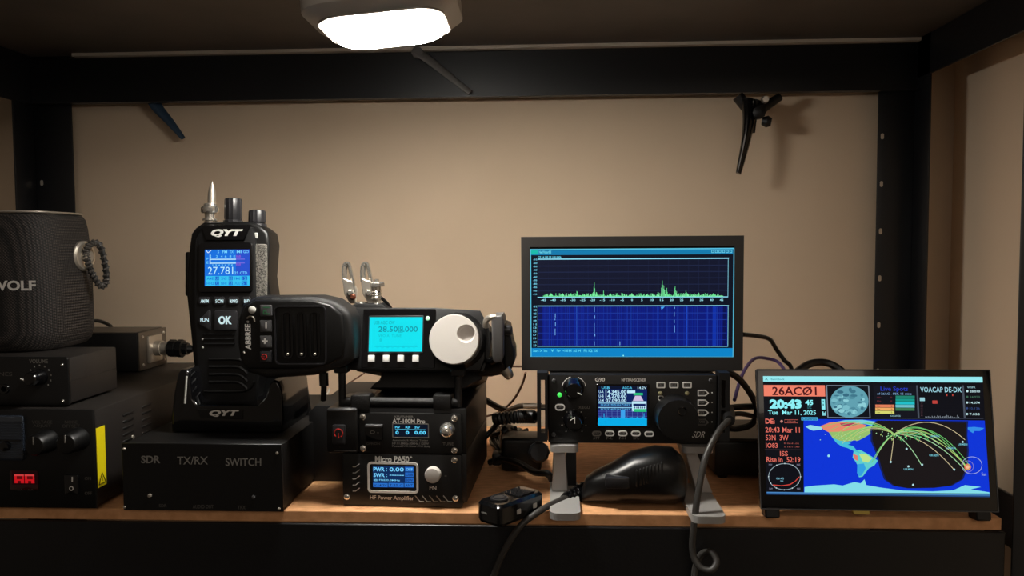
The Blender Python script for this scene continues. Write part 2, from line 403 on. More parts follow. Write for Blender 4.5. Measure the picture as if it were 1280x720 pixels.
c.part('hinge', lathe(NB(), c.L(W(522, 66, .262)), (0, -1, 0), [(.0058, -.003), (.0058, .003), (.004, .004)], 18), M('grey_clamp_plastic', (110, 108, 106), .5))

# ================================================================ POWER SUPPLY
O = P(119, 639.5, z=0); O.z = 0
ps = Dev('power_supply', 'wide black bench power supply with yellow warning sticker and two knobs', 'power supply', O)
hP = ps.uv(116, 514)[1]
WP = .27
ps.part('body', box(NB(), -WP, 0, .002, .235, .003, hP, .0012), DGREY)
ps.part('front_panel', box(NB(), -WP-.001, .0012, 0, .003, .002, hP+.001, .0012), BLK)
for x in (-WP+.02, -.02):
    for y in (.03, .2): ps.part('foot', lathe(NB(), (x, y, 0), (0, 0, 1), [(.006, 0), (.007, .0032)], 14), RUB)
ps.text('VOLTAGE', 40, 525.5, 65.5, 529.5, DPR); ps.text('ADJUST', 41.5, 530.5, 64, 534.5, DPR)
ps.text('NOISE', 81, 525.5, 97, 529.5, DPR); ps.text('OFFSET', 77.5, 530.5, 100, 534.5, DPR)
for k, (x, y) in enumerate(((51, 554), (90, 552))):
    u, w_ = ps.uv(x, y, -.008)
    kb = ps.part('knob', lathe(NB(), (u, 0, w_), (0, -1, 0), [(.0085, 0), (.0085, .004), (.0078, .006), (.0076, .014), (.0066, .0155), (.0045, .0158)], 26, rib=.03), BLK)
    ps.part('pointer', box(NB(), u-.0004, u+.0004, -.0162, -.0155, w_+.001, w_+.0065, 0), GPR, kb)
u0, u1, w0, w1 = ps.R(-60, 519, 30, 574)
mt = ps.part('meter', prism(NB(), rr(u0, u1, w0, w1, .002), -.003, .001, .0008), BLULCD)
u0, u1, w0, w1 = ps.R(-58, 521, 29, 526, -.003); ps.part('meter_top_bar', box(NB(), u0, u1, -.0036, -.003, w0, w1), M('meter_bar', (75, 82, 92), .4), mt)
bm = NB()
for k in range(13):
    u0, u1, w0, w1 = ps.R(-58, 528+k*3.4, 29, 529.4+k*3.4, -.003); box(bm, u0, u1, -.0033, -.003, w0, w1)
ps.part('meter_lines', bm, M('meter_lines', (52, 60, 72), .4), mt)
u, w_ = ps.uv(8, 557, -.003); bm = lathe(NB(), (u, -.003, w_), (0, -1, 0), [(.0036, 0), (.0032, .003), (.001, .0035)], 18)
box(bm, u-.006, u+.011, -.0042, -.0032, w_+.0035, w_+.0045); ps.part('meter_pivot', bm, BLKG, mt)
u0, u1, w0, w1 = ps.R(14, 588, 48, 612); wn = ps.part('voltage_readout', prism(NB(), rr(u0, u1, w0, w1, .001), -.001, .001, .0003), RLED)
S = Scr(ps, [(15, 589), (47, 589), (47, 606), (15, 606)], -.0011, (22, 2, 4), 'readout_digits', wn)
for x in (18, 31):
    S.rect(x, 593, x+12, 604, (190, 18, 26), 1); S.rect(x+3, 595, x+10, 599, (90, 6, 10), 2); S.rect(x, 593, x+12, 595, (200, 60, 60), 2)
    S.rect(x+4, 601, x+8, 604, (70, 4, 8), 2)
S.done()
for x in (22, 35): ps.text('mA', x, 610.8, x+7, 613.2, DPR, y=-.001, parent=wn)
u0, u1, w0, w1 = ps.R(83, 593, 99, 617)
sw = ps.part('rocker_switch', prism(NB(), rr(u0, u1, w0, w1, .0008), -.0022, .001, .0006), BLKG)
ps.text('I', 89.6, 596, 91.2, 602, WPR, y=-.0022, parent=sw, bold=.03); ps.text('O', 86.5, 607.5, 92, 613.5, WPR, y=-.0022, parent=sw, bold=.03)
ps.text('ON', 106, 596, 114, 600, DPR); ps.text('OFF', 106, 614.5, 115, 618.5, DPR)
# yellow sticker and vents on the right side
q = [ps.side(121.5, 534, .0), ps.side(132.5, 531.5, .0), ps.side(134.3, 604, .0), ps.side(124, 609, .0)]
t = NB(); y0 = .004; y1 = y0+(q[1][0]-q[0][0]+q[2][0]-q[3][0])/2; z1 = (q[0][1]+q[1][1])/2; z0 = (q[2][1]+q[3][1])/2
box(t, -.001, .0004, y0, y1, z0, z1); st = ps.part('warning_sticker', t, YEL, label='long yellow warning sticker')
t = NB(); ym = (y0+y1)/2; hy = (y1-y0)*.4
for a, b in (((ym-hy, z0+.002), (ym+hy, z0+.002)), ((ym+hy, z0+.002), (ym, z0+.010)), ((ym, z0+.010), (ym-hy, z0+.002)), ((ym, z0+.004), (ym, z0+.0075))):
    tube(t, [(.0005, *a), (.0005, *b)], .0003, 5, smooth=False)
ps.part('warning_triangle', t, BLK, st)
for cx, cy in ((160, 517), (183, 507)):
    for k in range(5):
        yy, zz = ps.side(cx, cy+k*8.2, 0)
        t = NB(); box(t, -.0002, .0006, yy-.0075, yy+.0075, zz-.0009, zz+.0009, .0003, 1)
        ps.part('vent_slot', t, RUB)
yy, zz = ps.side(166, 546.5, 0); ps.part('screw', lathe(NB(), (0, yy, zz), (1, 0, 0), [(.0018, 0), (.0014, .0008)], 10), NICK)

# ================================================================ HEADPHONE AMPLIFIER
ZP = hP+.001
O = P(84, 507, z=ZP)
am = Dev('headphone_amplifier', 'small black volume control box on top of the power supply', 'amplifier', O)
u, hA = am.uv(85, 448)
am.part('body', box(NB(), -.16, .0008, .002, .066, .001, hA, .001), DGREY)
am.part('front_panel', prism(NB(), rr(-.161, .002, .0, hA+.001, .002), -.001, .002, .0006), BLK)
am.part('seam', box(NB(), -.002, .0010, .003, .065, hA*.49, hA*.51), RUB)
am.text('VOLUME', 36.5, 449, 60, 454, GPR, y=-.001); am.text('PHONES', -22, 465, 15.5, 470, DPR, y=-.001)
u, w_ = am.uv(50, 471, -.001)
kn = am.part('volume_knob', lathe(NB(), (u, -.001, w_), (0, -1, 0), [(.0062, 0), (.0062, .004), (.0052, .0105), (.0042, .012), (.002, .0124)], 24, rib=.03), BLKG)
t = NB()
for k in range(11):
    a = rad(-225+27*k); uu = u+.0085*math.cos(a); ww = w_-.0085*math.sin(a)
    box(t, uu-.0004, uu+.0004, -.0013, -.001, ww-.0006, ww+.0006)
am.part('dial_mark', t, GPR)
t = NB(); a = am.uv(26, 473.5, -.001); b = am.uv(34, 476.5, -.001)
tube(t, [(a[0], -.0012, a[1]), (b[0], -.0012, b[1])], .0006, 6, smooth=False); am.part('lever_mark', t, WPR)
u, w_ = am.uv(6, 486, -.001); am.part('jack', lathe(NB(), (u, -.001, w_), (0, -1, 0), [(.0038, 0), (.0034, .0012), (.002, .0014), (.0018, -.0005)], 18), BLKG)
for q in ((78, 456), (79, 501)): am.screw(q[0], q[1], .0011, -.001)

# ================================================================ SPEAKER
zS = ZP+hA+.001
cS = P(62, 441, z=zS)
sp = Dev('portable_speaker', 'black cloth-covered portable speaker with braided wrist strap, on the amplifier', 'speaker', Vector((P(8, 400, y=.075).x, .075, zS)))
a_, b_ = abs(sp.L(P(113, 420, y=.092)).x), .043
hS = sp.uv(60, 266.5, -.02)[1]
t = NB(); prof = [(.90, 0, 0), (.965, .004, 1), (1.0, .014, 1), (1.0, .05, 1), (.985, .08, 1), (.965, hS-.012, 1), (.94, hS-.004, 1), (.90, hS-.0008, 1), (.84, hS, 1)]
rings = []; n = 72
for k, z, _ in prof:
    ring = []
    for i in range(n):
        th = 2*math.pi*i/n; cth, sth = math.cos(th), math.sin(th); e = .5
        ring.append(t.verts.new((a_*k*math.copysign(abs(cth)**e, cth), b_*k*math.copysign(abs(sth)**e, sth), z)))
    rings.append(ring)
for A, B in zip(rings, rings[1:]):
    for i in range(n): t.faces.new((A[i], A[(i+1) % n], B[(i+1) % n], B[i]))
t.faces.new(rings[0][::-1]); t.faces.new(rings[-1]); sp.part('body', t, FAB)
t = NB(); tube(t, [v for v in [(a_*.895*math.copysign(abs(math.cos(x))**.5, math.cos(x)), b_*.895*math.copysign(abs(math.sin(x))**.5, math.sin(x)), hS+.0008) for x in [2*math.pi*i/48 for i in range(48)]]], .0009, 6, closed=True, k=2)
sp.part('top_rim', t, NICK)
yb = -b_-.0012
q = sp.R(-62, 350.5, 45, 363.5, yb)
t = txt(NB(), 'BLITZWOLF', (q[0], yb-.0004, q[2]), (q[1]-q[0], 0, 0), (0, 0, q[3]-q[2]), .035); sp.part('lettering', t, WPR, smooth=0)
xl = a_*.985; yl = -.012
xs_ = sp.e.location.x+a_*.985
pl = sp.L(P(103, 320, x=xs_))
sp.part('strap_lug', lathe(NB(), (a_*.97, pl.y, pl.z), (1, -.12, 0), [(.0125, 0), (.0125, .003), (.0110, .0045), (.0095, .0045), (.009, .003), (.0045, .003), (.0045, .008)], 28), NICK)
loop = [(107, 316), (113, 305), (124, 306), (131, 328), (133, 350), (126, 357), (117, 345), (110, 328)]
lp = [sp.L(P(a, b, x=xs_+.008)) for a, b in loop]
for i_, p in enumerate(lp): p.y = pl.y+(p.y-pl.y)*.35; 
lp = [Vector((sp.L(P(a, b, y=sp.e.location.y+p.y)).x, p.y, p.z)) for (a, b), p in zip(loop, lp)]
sp.part('strap', tube(NB(), lp, .0022, 8, closed=True), RUB)
t = NB(); hx = helix(lp+[lp[0]], .0022, 26, per=8); tube(t, hx, .0010, 5, smooth=False); sp.part('strap_braid', t, M('strap_cord', (70, 66, 62), .6))

# ================================================================ METAL FILTER BOX + PLUG
yF = .165
O = P(173, 470, y=yF); O.z = ZP
fb = Dev('metal_filter_box', 'grey metal project box with a flanged socket, standing behind the speaker', 'metal box', O)
hF = fb.uv(174, 417)[1]
fb.part('body', box(NB(), -.12, 0, 0, .052, 0, hF, .0008), M('dark_painted_box', (26, 25, 26), .5))
fb.part('lid', box(NB(), -.121, -.002, .001, .051, hF, hF+.0012, .0004, 1), ALB)
fb.part('end_plate', box(NB(), 0, .002, .0, .052, 0, hF+.0008, .0007), ALB)
for yy in (.006, .046):
    for zz in (.005, hF-.004): fb.part('screw', lathe(NB(), (.002, yy, zz), (1, 0, 0), [(.0016, 0), (.0012, .0009)], 10), NICK)
zc_ = hF*.52; yc_ = .026
fb.part('socket_flange', box(NB(), .002, .0045, yc_-.013, yc_+.013, zc_-.013, zc_+.013, .0008), NICK)
fb.part('socket', lathe(NB(), (.0045, yc_, zc_), (1, 0, 0), [(.0075, 0), (.0075, .006), (.0065, .006), (.0065, .012)], 24), NICK)
pg = Dev('coaxial_plug', 'black ribbed coaxial plug screwed to the grey metal box', 'cable plug', O+Vector((.0172, yc_, zc_)))
pg.part('gland', lathe(NB(), (0, 0, 0), (1, 0, -.03), [(.0068, 0), (.0085, .001), (.0085, .007), (.0075, .0075), (.0075, .009), (.0088, .0095), (.0088, .014), (.006, .0145), (.006, .019), (.0045, .0195), (.003, .024)], 24, rib=.08), BLK)
pg.part('cable', tube(NB(), [(.023, 0, 0), (.04, .0, -.001), (.075, .01, -.004), (.12, .03, -.03)], .0026), CABLE)
single('thin_cable', tube(NB(), [P(108, 402, y=.19), P(122, 401, y=.20), P(134, 405, y=.212), P(140, 412, y=.225), P(142, 440, y=.24)], .0018), CABLE, 'thin black cable curving over the back of the grey metal box', 'cable')
single('thin_cable', tube(NB(), [P(198, 462, y=.21), P(215, 456, y=.222), P(232, 461, y=.23), P(262, 468, y=.235), P(300, 500, y=.235)], .002), CABLE, 'thin black cable lying behind the charging cradle', 'cable')

# ================================================================ SDR SWITCH BOX
O = P(154.5, 639, z=0); O2 = P(354, 641.5, z=0); O.z = 0
WS = (O2-O).x
sb = Dev('switch_box', 'low black switch box lettered SDR TX/RX SWITCH under the charging cradle', 'switch box', O)
hB = sb.uv(155, 555)[1]
sb.part('body', box(NB(), .0005, WS-.0005, .0015, .19, .002, hB, .0008), M('black_box_top', (15, 14, 14), .6, bump=(800, .2, .0002), spec=.3))
sb.part('front_panel', box(NB(), 0, WS, 0, .002, .0008, hB+.0006, .0004, 1), BLK)
for x in (.012, WS-.012):
    for y in (.02, .17): sb.part('foot', lathe(NB(), (x, y, 0), (0, 0, 1), [(.004, 0), (.005, .0022)], 12), RUB)
sb.text('SDR', 176.5, 569.5, 200.5, 579, GPR, bold=.025); sb.text('TX/RX', 221.5, 570.5, 260, 580.5, GPR); sb.text('SWITCH', 282, 572.5, 326.5, 582.5, GPR, bold=.015)
sb.text('SDR', 199, 630, 208.5, 634, DPR); sb.text('AUDIO OUT', 241, 631, 267, 635.5, DPR); sb.text('TRX', 297, 632, 307, 636.5, DPR)
for q in ((155.5, 561), (156, 634), (346.5, 566.5), (349, 636)): sb.screw(q[0], q[1], .0011, 0, NICK)
u, w_ = sb.uv(187.5, 619.5); sb.part('indicator', lathe(NB(), (u, 0, w_), (0, -1, 0), [(.0016, 0), (.0015, .001), (.0008, .0016)], 14), NICK)
u, w_ = sb.uv(317, 621.5); sb.part('indicator', lathe(NB(), (u, 0, w_), (0, -1, 0), [(.0014, 0), (.0013, .0008), (.0006, .0012)], 14), BTN)

# ================================================================ CHARGING CRADLE
ZB = hB+.0006
O = P(214, 543, y=.028); O.z = ZB
cr = Dev('charging_cradle', 'black charging cradle holding the handheld radio on the switch box', 'charger', O)
out = cr.pts([(214, 545), (213, 522), (217, 490), (222, 466), (226, 462), (233, 462), (237, 468), (240, 498), (247, 507), (322, 507), (331, 497), (337, 480), (342, 475), (348, 477), (352, 490), (354, 522), (352, 546)])
out[0] = (out[0][0], 0); out[-1] = (out[-1][0], 0)
cr.part('shell', prism(NB(), out, 0, .062, .0022, 3), BLKG)
base = cr.pts([(216, 545), (214, 522), (353, 522), (350, 546)]); base[0] = (base[0][0], 0); base[-1] = (base[-1][0], 0)
bk = [(out[3][0], 0), (out[3][0]+.002, out[3][1]-.002), (out[13][0]-.002, out[13][1]-.002), (out[14][0], 0)]
cr.part('back_wall', prism(NB(), bk, .0625, .072, .0), BLK)
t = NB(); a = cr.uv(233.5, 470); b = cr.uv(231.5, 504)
tube(t, [(a[0], -.0002, a[1]), (b[0], -.0006, b[1])], .0008, 8, smooth=False); cr.part('highlight_strip', t, WLED)  # pale strip modelled in place of a glossy reflection on the left arm
fp = cr.pts([(247, 511), (251, 522), (304, 524), (304, 512)]); fp = [(u, w_) for u, w_ in fp]
cr.part('front_plate', prism(NB(), fp, -.0008, .0003, .0003, 1), BLK)
cr.text('QYT', 261.5, 512.5, 297, 521, WPR, y=-.0009, bold=.05, shear=.12)

# ================================================================ HANDHELD RADIO
O = P(288, 505, y=.046)
hh = Dev('handheld_radio', 'upright handheld two-way radio with blue screen standing in the charging cradle', 'radio', O, tilt=4)
ol = [(249, 504), (243, 470), (238, 415), (235, 388), (233, 368), (233, 350), (236, 314), (239, 292), (244, 285), (254, 278), (318, 278), (331, 284), (340, 291), (343, 306), (340, 345), (344, 372), (338, 420), (327, 470), (320, 504)]
hh.part('body', prism(NB(), [hh.uv(a, b, .004 if a < 300 else .014) for a, b in ol], .003, .026, .003, 3), BLK)
hh.part('battery_pack', prism(NB(), [(u*.84, w_*.94) for u, w_ in hh.pts(ol, .018)], .0265, .036, .0), BLK)
hh.part('face', prism(NB(), hh.pts([(248, 503), (245, 440), (242, 385), (243, 300), (252, 284), (316, 284), (319, 300), (320, 385), (322, 440), (320, 503)]), 0, .005, .0015, 2), BLKM)
hh.part('logo_plate', prism(NB(), hh.pts([(258, 301), (252, 281), (314, 281), (306, 301)]), -.0012, .001, .0008, 2), BLKG)
hh.text('QYT', 263.5, 286.5, 301.5, 296.5, WPR, y=-.0013, bold=.06, shear=.12)
q = hh.R(249, 303, 316.5, 366); bz = hh.part('screen_bezel', prism(NB(), rr(*q, .003), -.0016, .001, .0008, 2), BLKG)
S = Scr(hh, [(256, 312), (312, 312), (312, 357.5), (256, 357.5)], -.0018, (22, 112, 222), parent=bz)
S.rect(295, 312, 312, 344, (40, 80, 205), 1)
cy = (120, 215, 255)
S.line([(258, 313), (260, 316), (264, 312.8)], .8, (220, 240, 255)); 
for x0, x1, s_ in ((272, 274, 'S'), (278, 284, 'FM'), (287, 292, 'TX'), (296, 302, 'MI'), (304, 311, 'GO')): S.text(s_, x0, 313, x1, 316.5, cy)
for i, x in enumerate((262, 270, 276, 281, 287, 292)): S.text(str(i*2 if i else 'S'), x, 319, x+2.3, 322, cy)
S.text('30dB', 295, 319, 301, 322, (150, 90, 210)); S.text('60dB', 295, 329, 301, 332, (150, 90, 210))
for y in (323.5, 328.3): S.rect(263, y, 295, y+1.2, (190, 235, 255), 2); S.rect(295, y, 306, y+1, (120, 110, 220), 2)
S.rect(262, 318, 263.3, 330, (190, 235, 255), 2); S.text('P', 258.5, 322, 260.6, 325, cy); S.text('E', 258.5, 326.5, 260.6, 329.5, cy)
for i in range(7): S.text(str(i+2), 265+i*4, 330.3, 267+i*4, 332.5, cy)
S.text('27.781', 260, 333.5, 291.5, 343, (185, 235, 255), bold=.0); S.text('25', 293, 339.5, 298, 343, cy); S.text('CTD', 300, 339.5, 309, 343, cy)
S.rect(257, 345, 312, 357, (55, 195, 240), 1)
for r_ in range(2):
    for k, (x0, x1) in enumerate(((258, 268), (269, 274), (276, 284), (286, 291), (293, 301), (302, 309))):
        if k % 2: S.rect(x0, 345.6+r_*6, x1, 350.4+r_*6, (25, 95, 205), 2)
        S.text(noisetext(2 if k % 2 else 3), x0+.6, 346.4+r_*6, x1-.6, 349.8+r_*6, (60, 190, 240) if k % 2 else (20, 110, 215), 3)
S.done()
for x0, x1, s_ in ((248.5, 263, 'AM/FM'), (267, 281.5, 'SCN'), (285, 299, 'RING'), (303, 314, 'BND')):
    q = hh.R(x0, 371, x1, 381); b = hh.part('button', prism(NB(), rr(*q, .0022), -.0012, .001, .0006, 2), BTND)
    hh.text(s_, x0+2.2, 374.2, x1-2.2, 378.6, LBTN, y=-.0013, bold=.03, parent=b)
b = hh.part('button', prism(NB(), hh.pts([(249, 401), (250, 399), (262, 387), (263.5, 389), (263.5, 412), (262, 413), (250, 405)]), -.0014, .001, .0006, 2), BTND)
hh.text('FUN', 250.5, 397.5, 261, 402.5, LBTN, y=-.0015, bold=.03, parent=b)
q = hh.R(268.5, 388, 297, 413.5); b = hh.part('button', prism(NB(), rr(*q, .0018), -.0018, .001, .0008, 2), BTND)
hh.text('OK', 273, 395, 290, 405.5, LBTN, y=-.0019, bold=.05, parent=b)
q = hh.R(316, 305, 334, 372, .003); hh.part('grip_strip', prism(NB(), rr(*q, .0015), .0012, .004, .0008, 1), SPECK)
q = hh.R(316.5, 291, 322.5, 298, .003); hh.part('indicator', prism(NB(), rr(*q, .0006), .0016, .004, .0004, 1), WLED)
q = hh.R(246.5, 418, 250, 424, 0)
for k in range(2): hh.part('small_lens', lathe(NB(), (hh.uv(253.5, 424+k*10)[0], 0, hh.uv(253.5, 424+k*10)[1]), (0, -1, 0), [(.0009, 0), (.0006, .0006)], 10), WLED)
for k in range(6):
    t = NB(); y = 449+k*9.5
    pp = [(262, y), (294, y), (302, y+2), (307, y+6), (309, y+9)] if k < 4 else [(256, y+2), (300, y+2), (312, y-2), (318, y-10)]
    if k == 5: continue
    tube(t, [(*[hh.uv(a, b)[0]], -.0006, hh.uv(a, b)[1]) for a, b in pp], .0012, 8); hh.part('grille_rib', t, BLK)
for k in range(3):
    t = NB(); y = 418+k*6; tube(t, [(hh.uv(255, y)[0], -.0003, hh.uv(255, y)[1]), (hh.uv(294, y)[0], -.0003, hh.uv(294, y)[1])], .0008, 6, smooth=False); hh.part('grille_rib', t, BLK)
q = hh.R(234, 315, 239, 370, .012); hh.part('side_key', prism(NB(), rr(q[0]-.001, q[1], q[2], q[3], .0015), .010, .026, .001, 2), RUB)
yk = .018
def hz(px, py): u, w_ = hh.uv(px, py, yk); return (u, yk, w_)
A = hz(263, 279); s1 = hh.uv(264, 279, yk)[0]-hh.uv(263, 279, yk)[0]
hh.part('antenna_connector', lathe(NB(), A, (0, 0, 1), [(7*s1, -2*s1), (7*s1, 2*s1), (9.5*s1, 3*s1), (9.5*s1, 5*s1), (6.5*s1, 6*s1), (6.5*s1, 11*s1), (10*s1, 12*s1), (11*s1, 13.5*s1), (11*s1, 19*s1), (9*s1, 20.5*s1), (8*s1, 21*s1), (7.6*s1, 23.5*s1), (5*s1, 24*s1)], 24, rib=.04), CHR)
hh.part('antenna_pin', lathe(NB(), (A[0]+1.4*s1, yk, A[2]+23.5*s1), (.02, 0, 1), [(4.8*s1, 0), (4.4*s1, 14*s1), (3.4*s1, 19*s1), (1.4*s1, 26*s1), (.8*s1, 28*s1)], 16), NICK)
A = hz(291.5, 278)
hh.part('knob', lathe(NB(), A, (0, 0, 1), [(11.5*s1, -2*s1), (11.5*s1, 2*s1), (9.8*s1, 3*s1), (10.6*s1, 5*s1), (10.4*s1, 27*s1), (9.4*s1, 29*s1), (5*s1, 29*s1)], 26, rib=.07), BTND)
A = hz(321.5, 281)
hh.part('knob', lathe(NB(), A, (0, 0, 1), [(11.5*s1, -3*s1), (11*s1, 1*s1), (9*s1, 2*s1), (10.4*s1, 3*s1), (10.2*s1, 15.5*s1), (9.2*s1, 17.5*s1), (5*s1, 17.5*s1)], 26, rib=.07), BTND)

# ================================================================ SPEAKER MICROPHONE (front left)
O = P(370, 474, y=.005)
mc = Dev('speaker_microphone', 'black hand microphone with four small keys, hung sideways before the handheld radio', 'microphone', O)
ol = [(333, 474), (308, 466), (299, 452), (295.5, 430), (296, 402), (302, 381), (318, 371.5), (394, 371), (416, 376), (434, 388), (440, 398), (443, 424), (442, 449), (430, 459), (392, 470)]
mc.part('body', prism(NB(), mc.pts(ol), 0, .026, .0045, 4), BLKT)
mc.part('face', prism(NB(), mc.pts([(311, 461), (303, 449), (300, 430), (300.5, 404), (306, 384), (320, 375), (392, 375), (414, 381), (429, 394), (432, 424), (430, 446), (412, 456), (390, 461)]), -.0022, .001, .0018, 3), BLK)
def ringo(dev, x0, y0, x1, y1, rpx, wpx, y, dep, mat, name, parent=None):
    a = dev.R(x0, y0, x1, y1, y); s_ = (a[1]-a[0])/(x1-x0)
    bm = frame(NB(), rr(*a, rpx*s_), rr(a[0]+wpx*s_, a[1]-wpx*s_, a[2]+wpx*s_, a[3]-wpx*s_, max(rpx-wpx, .5)*s_), y-dep, y)
    return dev.part(name, bm, mat, parent)
gr = ringo(mc, 344.5, 382, 407.5, 455.5, 6, 1.6, -.0022, .0016, BTND, 'grille_frame')
for cx in (360, 377.3, 394):
    ringo(mc, cx-6, 388.5, cx+6, 448, 6, 1.7, -.0022, .0015, BLKG, 'grille_rib', gr)
    q = mc.R(cx-1.8, 392, cx+1.8, 445, -.0022); mc.part('grille_slot', prism(NB(), rr(*q, .0009), -.0030, -.002, .0003, 1), BLKG, gr)
    u, w_ = mc.uv(cx-.5, 443, -.003); mc.part('grille_stud', lathe(NB(), (u, -.003, w_), (0, -1, 0), [(.0012, 0), (.0007, .0008)], 10), NICK, gr)
keys = []
for i, (y0, y1) in enumerate(((381, 395.5), (400, 414.8), (419.3, 434.5), (438.3, 453))):
    q = mc.R(326, y0, 340.2, y1, -.0022)
    keys.append(mc.part('key', prism(NB(), rr(*q, .0008), -.0042, -.001, .0007, 2), BTN if i == 0 else (BTN if i < 3 else BTND)))
def vtext(dev, s, x0, y0, x1, y1, mat, y, parent=None, bold=.01):
    a = dev.uv(x1, y1, y); b = dev.uv(x1, y0, y); c_ = dev.uv(x0, y1, y)
    bm = txt(NB(), s, (a[0], y-.00015, a[1]), (0, 0, b[1]-a[1]), (c_[0]-a[0], 0, 0), bold); return dev.part('lettering', bm, mat, parent, smooth=0)
vtext(mc, 'P1', 329, 383.5, 337, 393, GRNP, -.0042, keys[0])
mc.text('I', 331.8, 402.5, 333.6, 410.5, WPR, y=-.0042, bold=.03, parent=keys[1]); mc.text('+', 327.8, 423, 334.6, 429.8, WPR, y=-.0042, bold=.06, parent=keys[2])
def power_sym(dev, px, py, rpx, y, mat, parent, rot=0):
    u, w_ = dev.uv(px, py, y); s_ = dev.uv(px+1, py, y)[0]-u; bm = NB()
    pts = [(u+rpx*s_*math.cos(rad(rot+a)), y-.0003, w_+rpx*s_*math.sin(rad(rot+a))) for a in range(125, 416, 15)]
    tube(bm, pts, .16*rpx*s_, 6, k=2); c0, s0 = math.cos(rad(rot+90)), math.sin(rad(rot+90))
    tube(bm, [(u, y-.0003, w_), (u+1.2*rpx*s_*c0, y-.0003, w_+1.2*rpx*s_*s0)], .16*rpx*s_, 6, smooth=False)
    return dev.part('power_symbol', bm, mat, parent)
power_sym(mc, 330.5, 446, 3.2, -.0042, REDP, keys[3], 90)
u, w_ = mc.uv(315.5, 387.3, -.0022); mc.part('indicator', lathe(NB(), (u, -.0022, w_), (0, -1, 0), [(.0027, -.001), (.0027, .001), (.0020, .0016), (.0008, .0018)], 20), WLED)
vtext(mc, 'ABBREE', 306.8, 405, 314, 437, WPR, -.0022, bold=.03)
u, w_ = mc.uv(310, 402.2, -.0022); t = NB(); tube(t, [(u+.0006*math.cos(a), -.0024, w_+.0006*math.sin(a)) for a in [i*math.pi/4 for i in range(8)]], .00018, 5, closed=True, k=2); mc.part('mark', t, WPR)
for pp in ([(309, 398), (312.5, 395.5), (317, 397), (318.5, 402)], [(304.5, 439.5), (306, 441.5)]):
    t = NB(); tube(t, [(mc.uv(a, b, -.0022)[0], -.0025, mc.uv(a, b, -.0022)[1]) for a, b in pp], .0006, 6); mc.part('face_line', t, NICK)
mc.part('clip', box(NB(), *[mc.uv(350, 400, .026)[0], mc.uv(385, 400, .026)[0]], .024, .030, mc.uv(370, 450, .026)[1], mc.uv(370, 395, .026)[1], .001), BLK)
t = NB(); tube(t, LP(mc, [(404, 462, .018), (405, 480, .018), (404, 500, .022)]), .0022, 8); tube(t, LP(mc, [(404.5, 466, .018), (405, 482, .018)]), .0035, 8)
mc.part('cable', t, CABLE)

# ================================================================ TUNER + POWER AMPLIFIER STACK
O = P(430, 634, y=.012); O.z = .004
pa = Dev('amplifier_stack', 'square black amplifier and tuner stack with two small blue displays', 'amplifier', O, yaw=-2)
ur, wt = pa.uv(579.5, 511)
wm = pa.uv(500, 567)[1]; ul = pa.uv(448, 540)[0]
pa.part('case', box(NB(), 0, ur+.0018, .001, .125, 0, wm, .0008), BLKM); pa.part('upper_case', box(NB(), ul, ur+.0018, .001, .125, wm+.0003, wt, .0010), BLKM)
q = pa.R(449, 517, 577.5, 566); tun = pa.part('tuner_panel', prism(NB(), rr(*q, .002), -.0012, .002, .0005, 2), BLK)
q = pa.R(429.5, 568.5, 577.5, 631); amp = pa.part('amplifier_panel', prism(NB(), rr(*q, .0015), -.0012, .002, .0005, 2), BLK)
yp = -.0012
for q in ((453.5, 521), (568, 523), (454, 560.5), (568, 563), (568, 575), (433.5, 621), (569.5, 623)): pa.screw(q[0], q[1], .0023, yp)
t = NB()
for k in range(6): box(t, .012+k*.014, .018+k*.014, -.0006, .0012, .0003, .002)
pa.part('lower_slots', t, RUB)
for x in (.008, ur-.006):
    for y in (.012, .112): pa.part('foot', lathe(NB(), (x, y, -.004), (0, 0, 1), [(.004, 0), (.0048, .0045)], 12), RUB)
pa.text('ATUTUNER', 492, 519.5, 517, 522, GPR, y=yp, bold=.06, parent=tun); pa.text('AT-100M Pro', 490.5, 523.2, 531.5, 528.8, WPR, y=yp, bold=.03, parent=tun, dz=.6)
q = pa.R(490.5, 529.5, 536, 547, yp); fr_ = pa.part('display_frame', frame(NB(), rr(*q, .0006), rr(q[0]+.0006, q[1]-.0006, q[2]+.0006, q[3]-.0006, .0004), yp-.0003, yp+.0002), GPR, tun)
S = Scr(pa, [(491.5, 530.5), (535, 530.8), (535, 546), (491.5, 545.6)], yp-.0002, (8, 18, 34), parent=tun)
ay = (90, 205, 245)
for s_, x0, x1 in (('PW', 494, 500), ('RF', 507, 513), ('SW', 518.5, 525)): S.text(s_, x0, 533, x1, 535.6, ay, bold=.03)
S.rect(494, 536.4, 532, 537.1, ay, 2)
S.text('0', 494.3, 538.5, 498.6, 543, ay, bold=.04); S.text('0', 507, 538.5, 511.5, 543, ay, bold=.04); S.text('0.00', 518, 538.5, 532.5, 543, ay, bold=.04); S.done()
for s_, y, x1 in (('Automatic & Manual Tuning', 549, 535), ('HF / 1.8MHz-30MHz / 120W', 552.7, 536), ('Power&SWR Meter /TW Body', 556.4, 538)): pa.text(s_, 490.5, y, x1, y+2.8, GPR, y=yp, bold=.02, parent=tun, dz=.4)
q = pa.R(457.5, 530.5, 478.5, 550, yp); rk = pa.part('rocker_switch', prism(NB(), rr(*q, .0008), yp-.0024, yp, .0007, 2), BLKG, tun)
q = pa.R(457.5, 530, 479, 533, yp); pa.part('switch_top', box(NB(), q[0], q[1], yp-.0034, yp, q[2], q[3], .0005, 1), BTN, rk)
pa.text('O -', 462.5, 538, 473.5, 542.3, GPR, y=yp-.0024, parent=rk); pa.text('OFF/ON', 458, 553, 475, 556, DPR, y=yp, parent=tun, bold=.02)
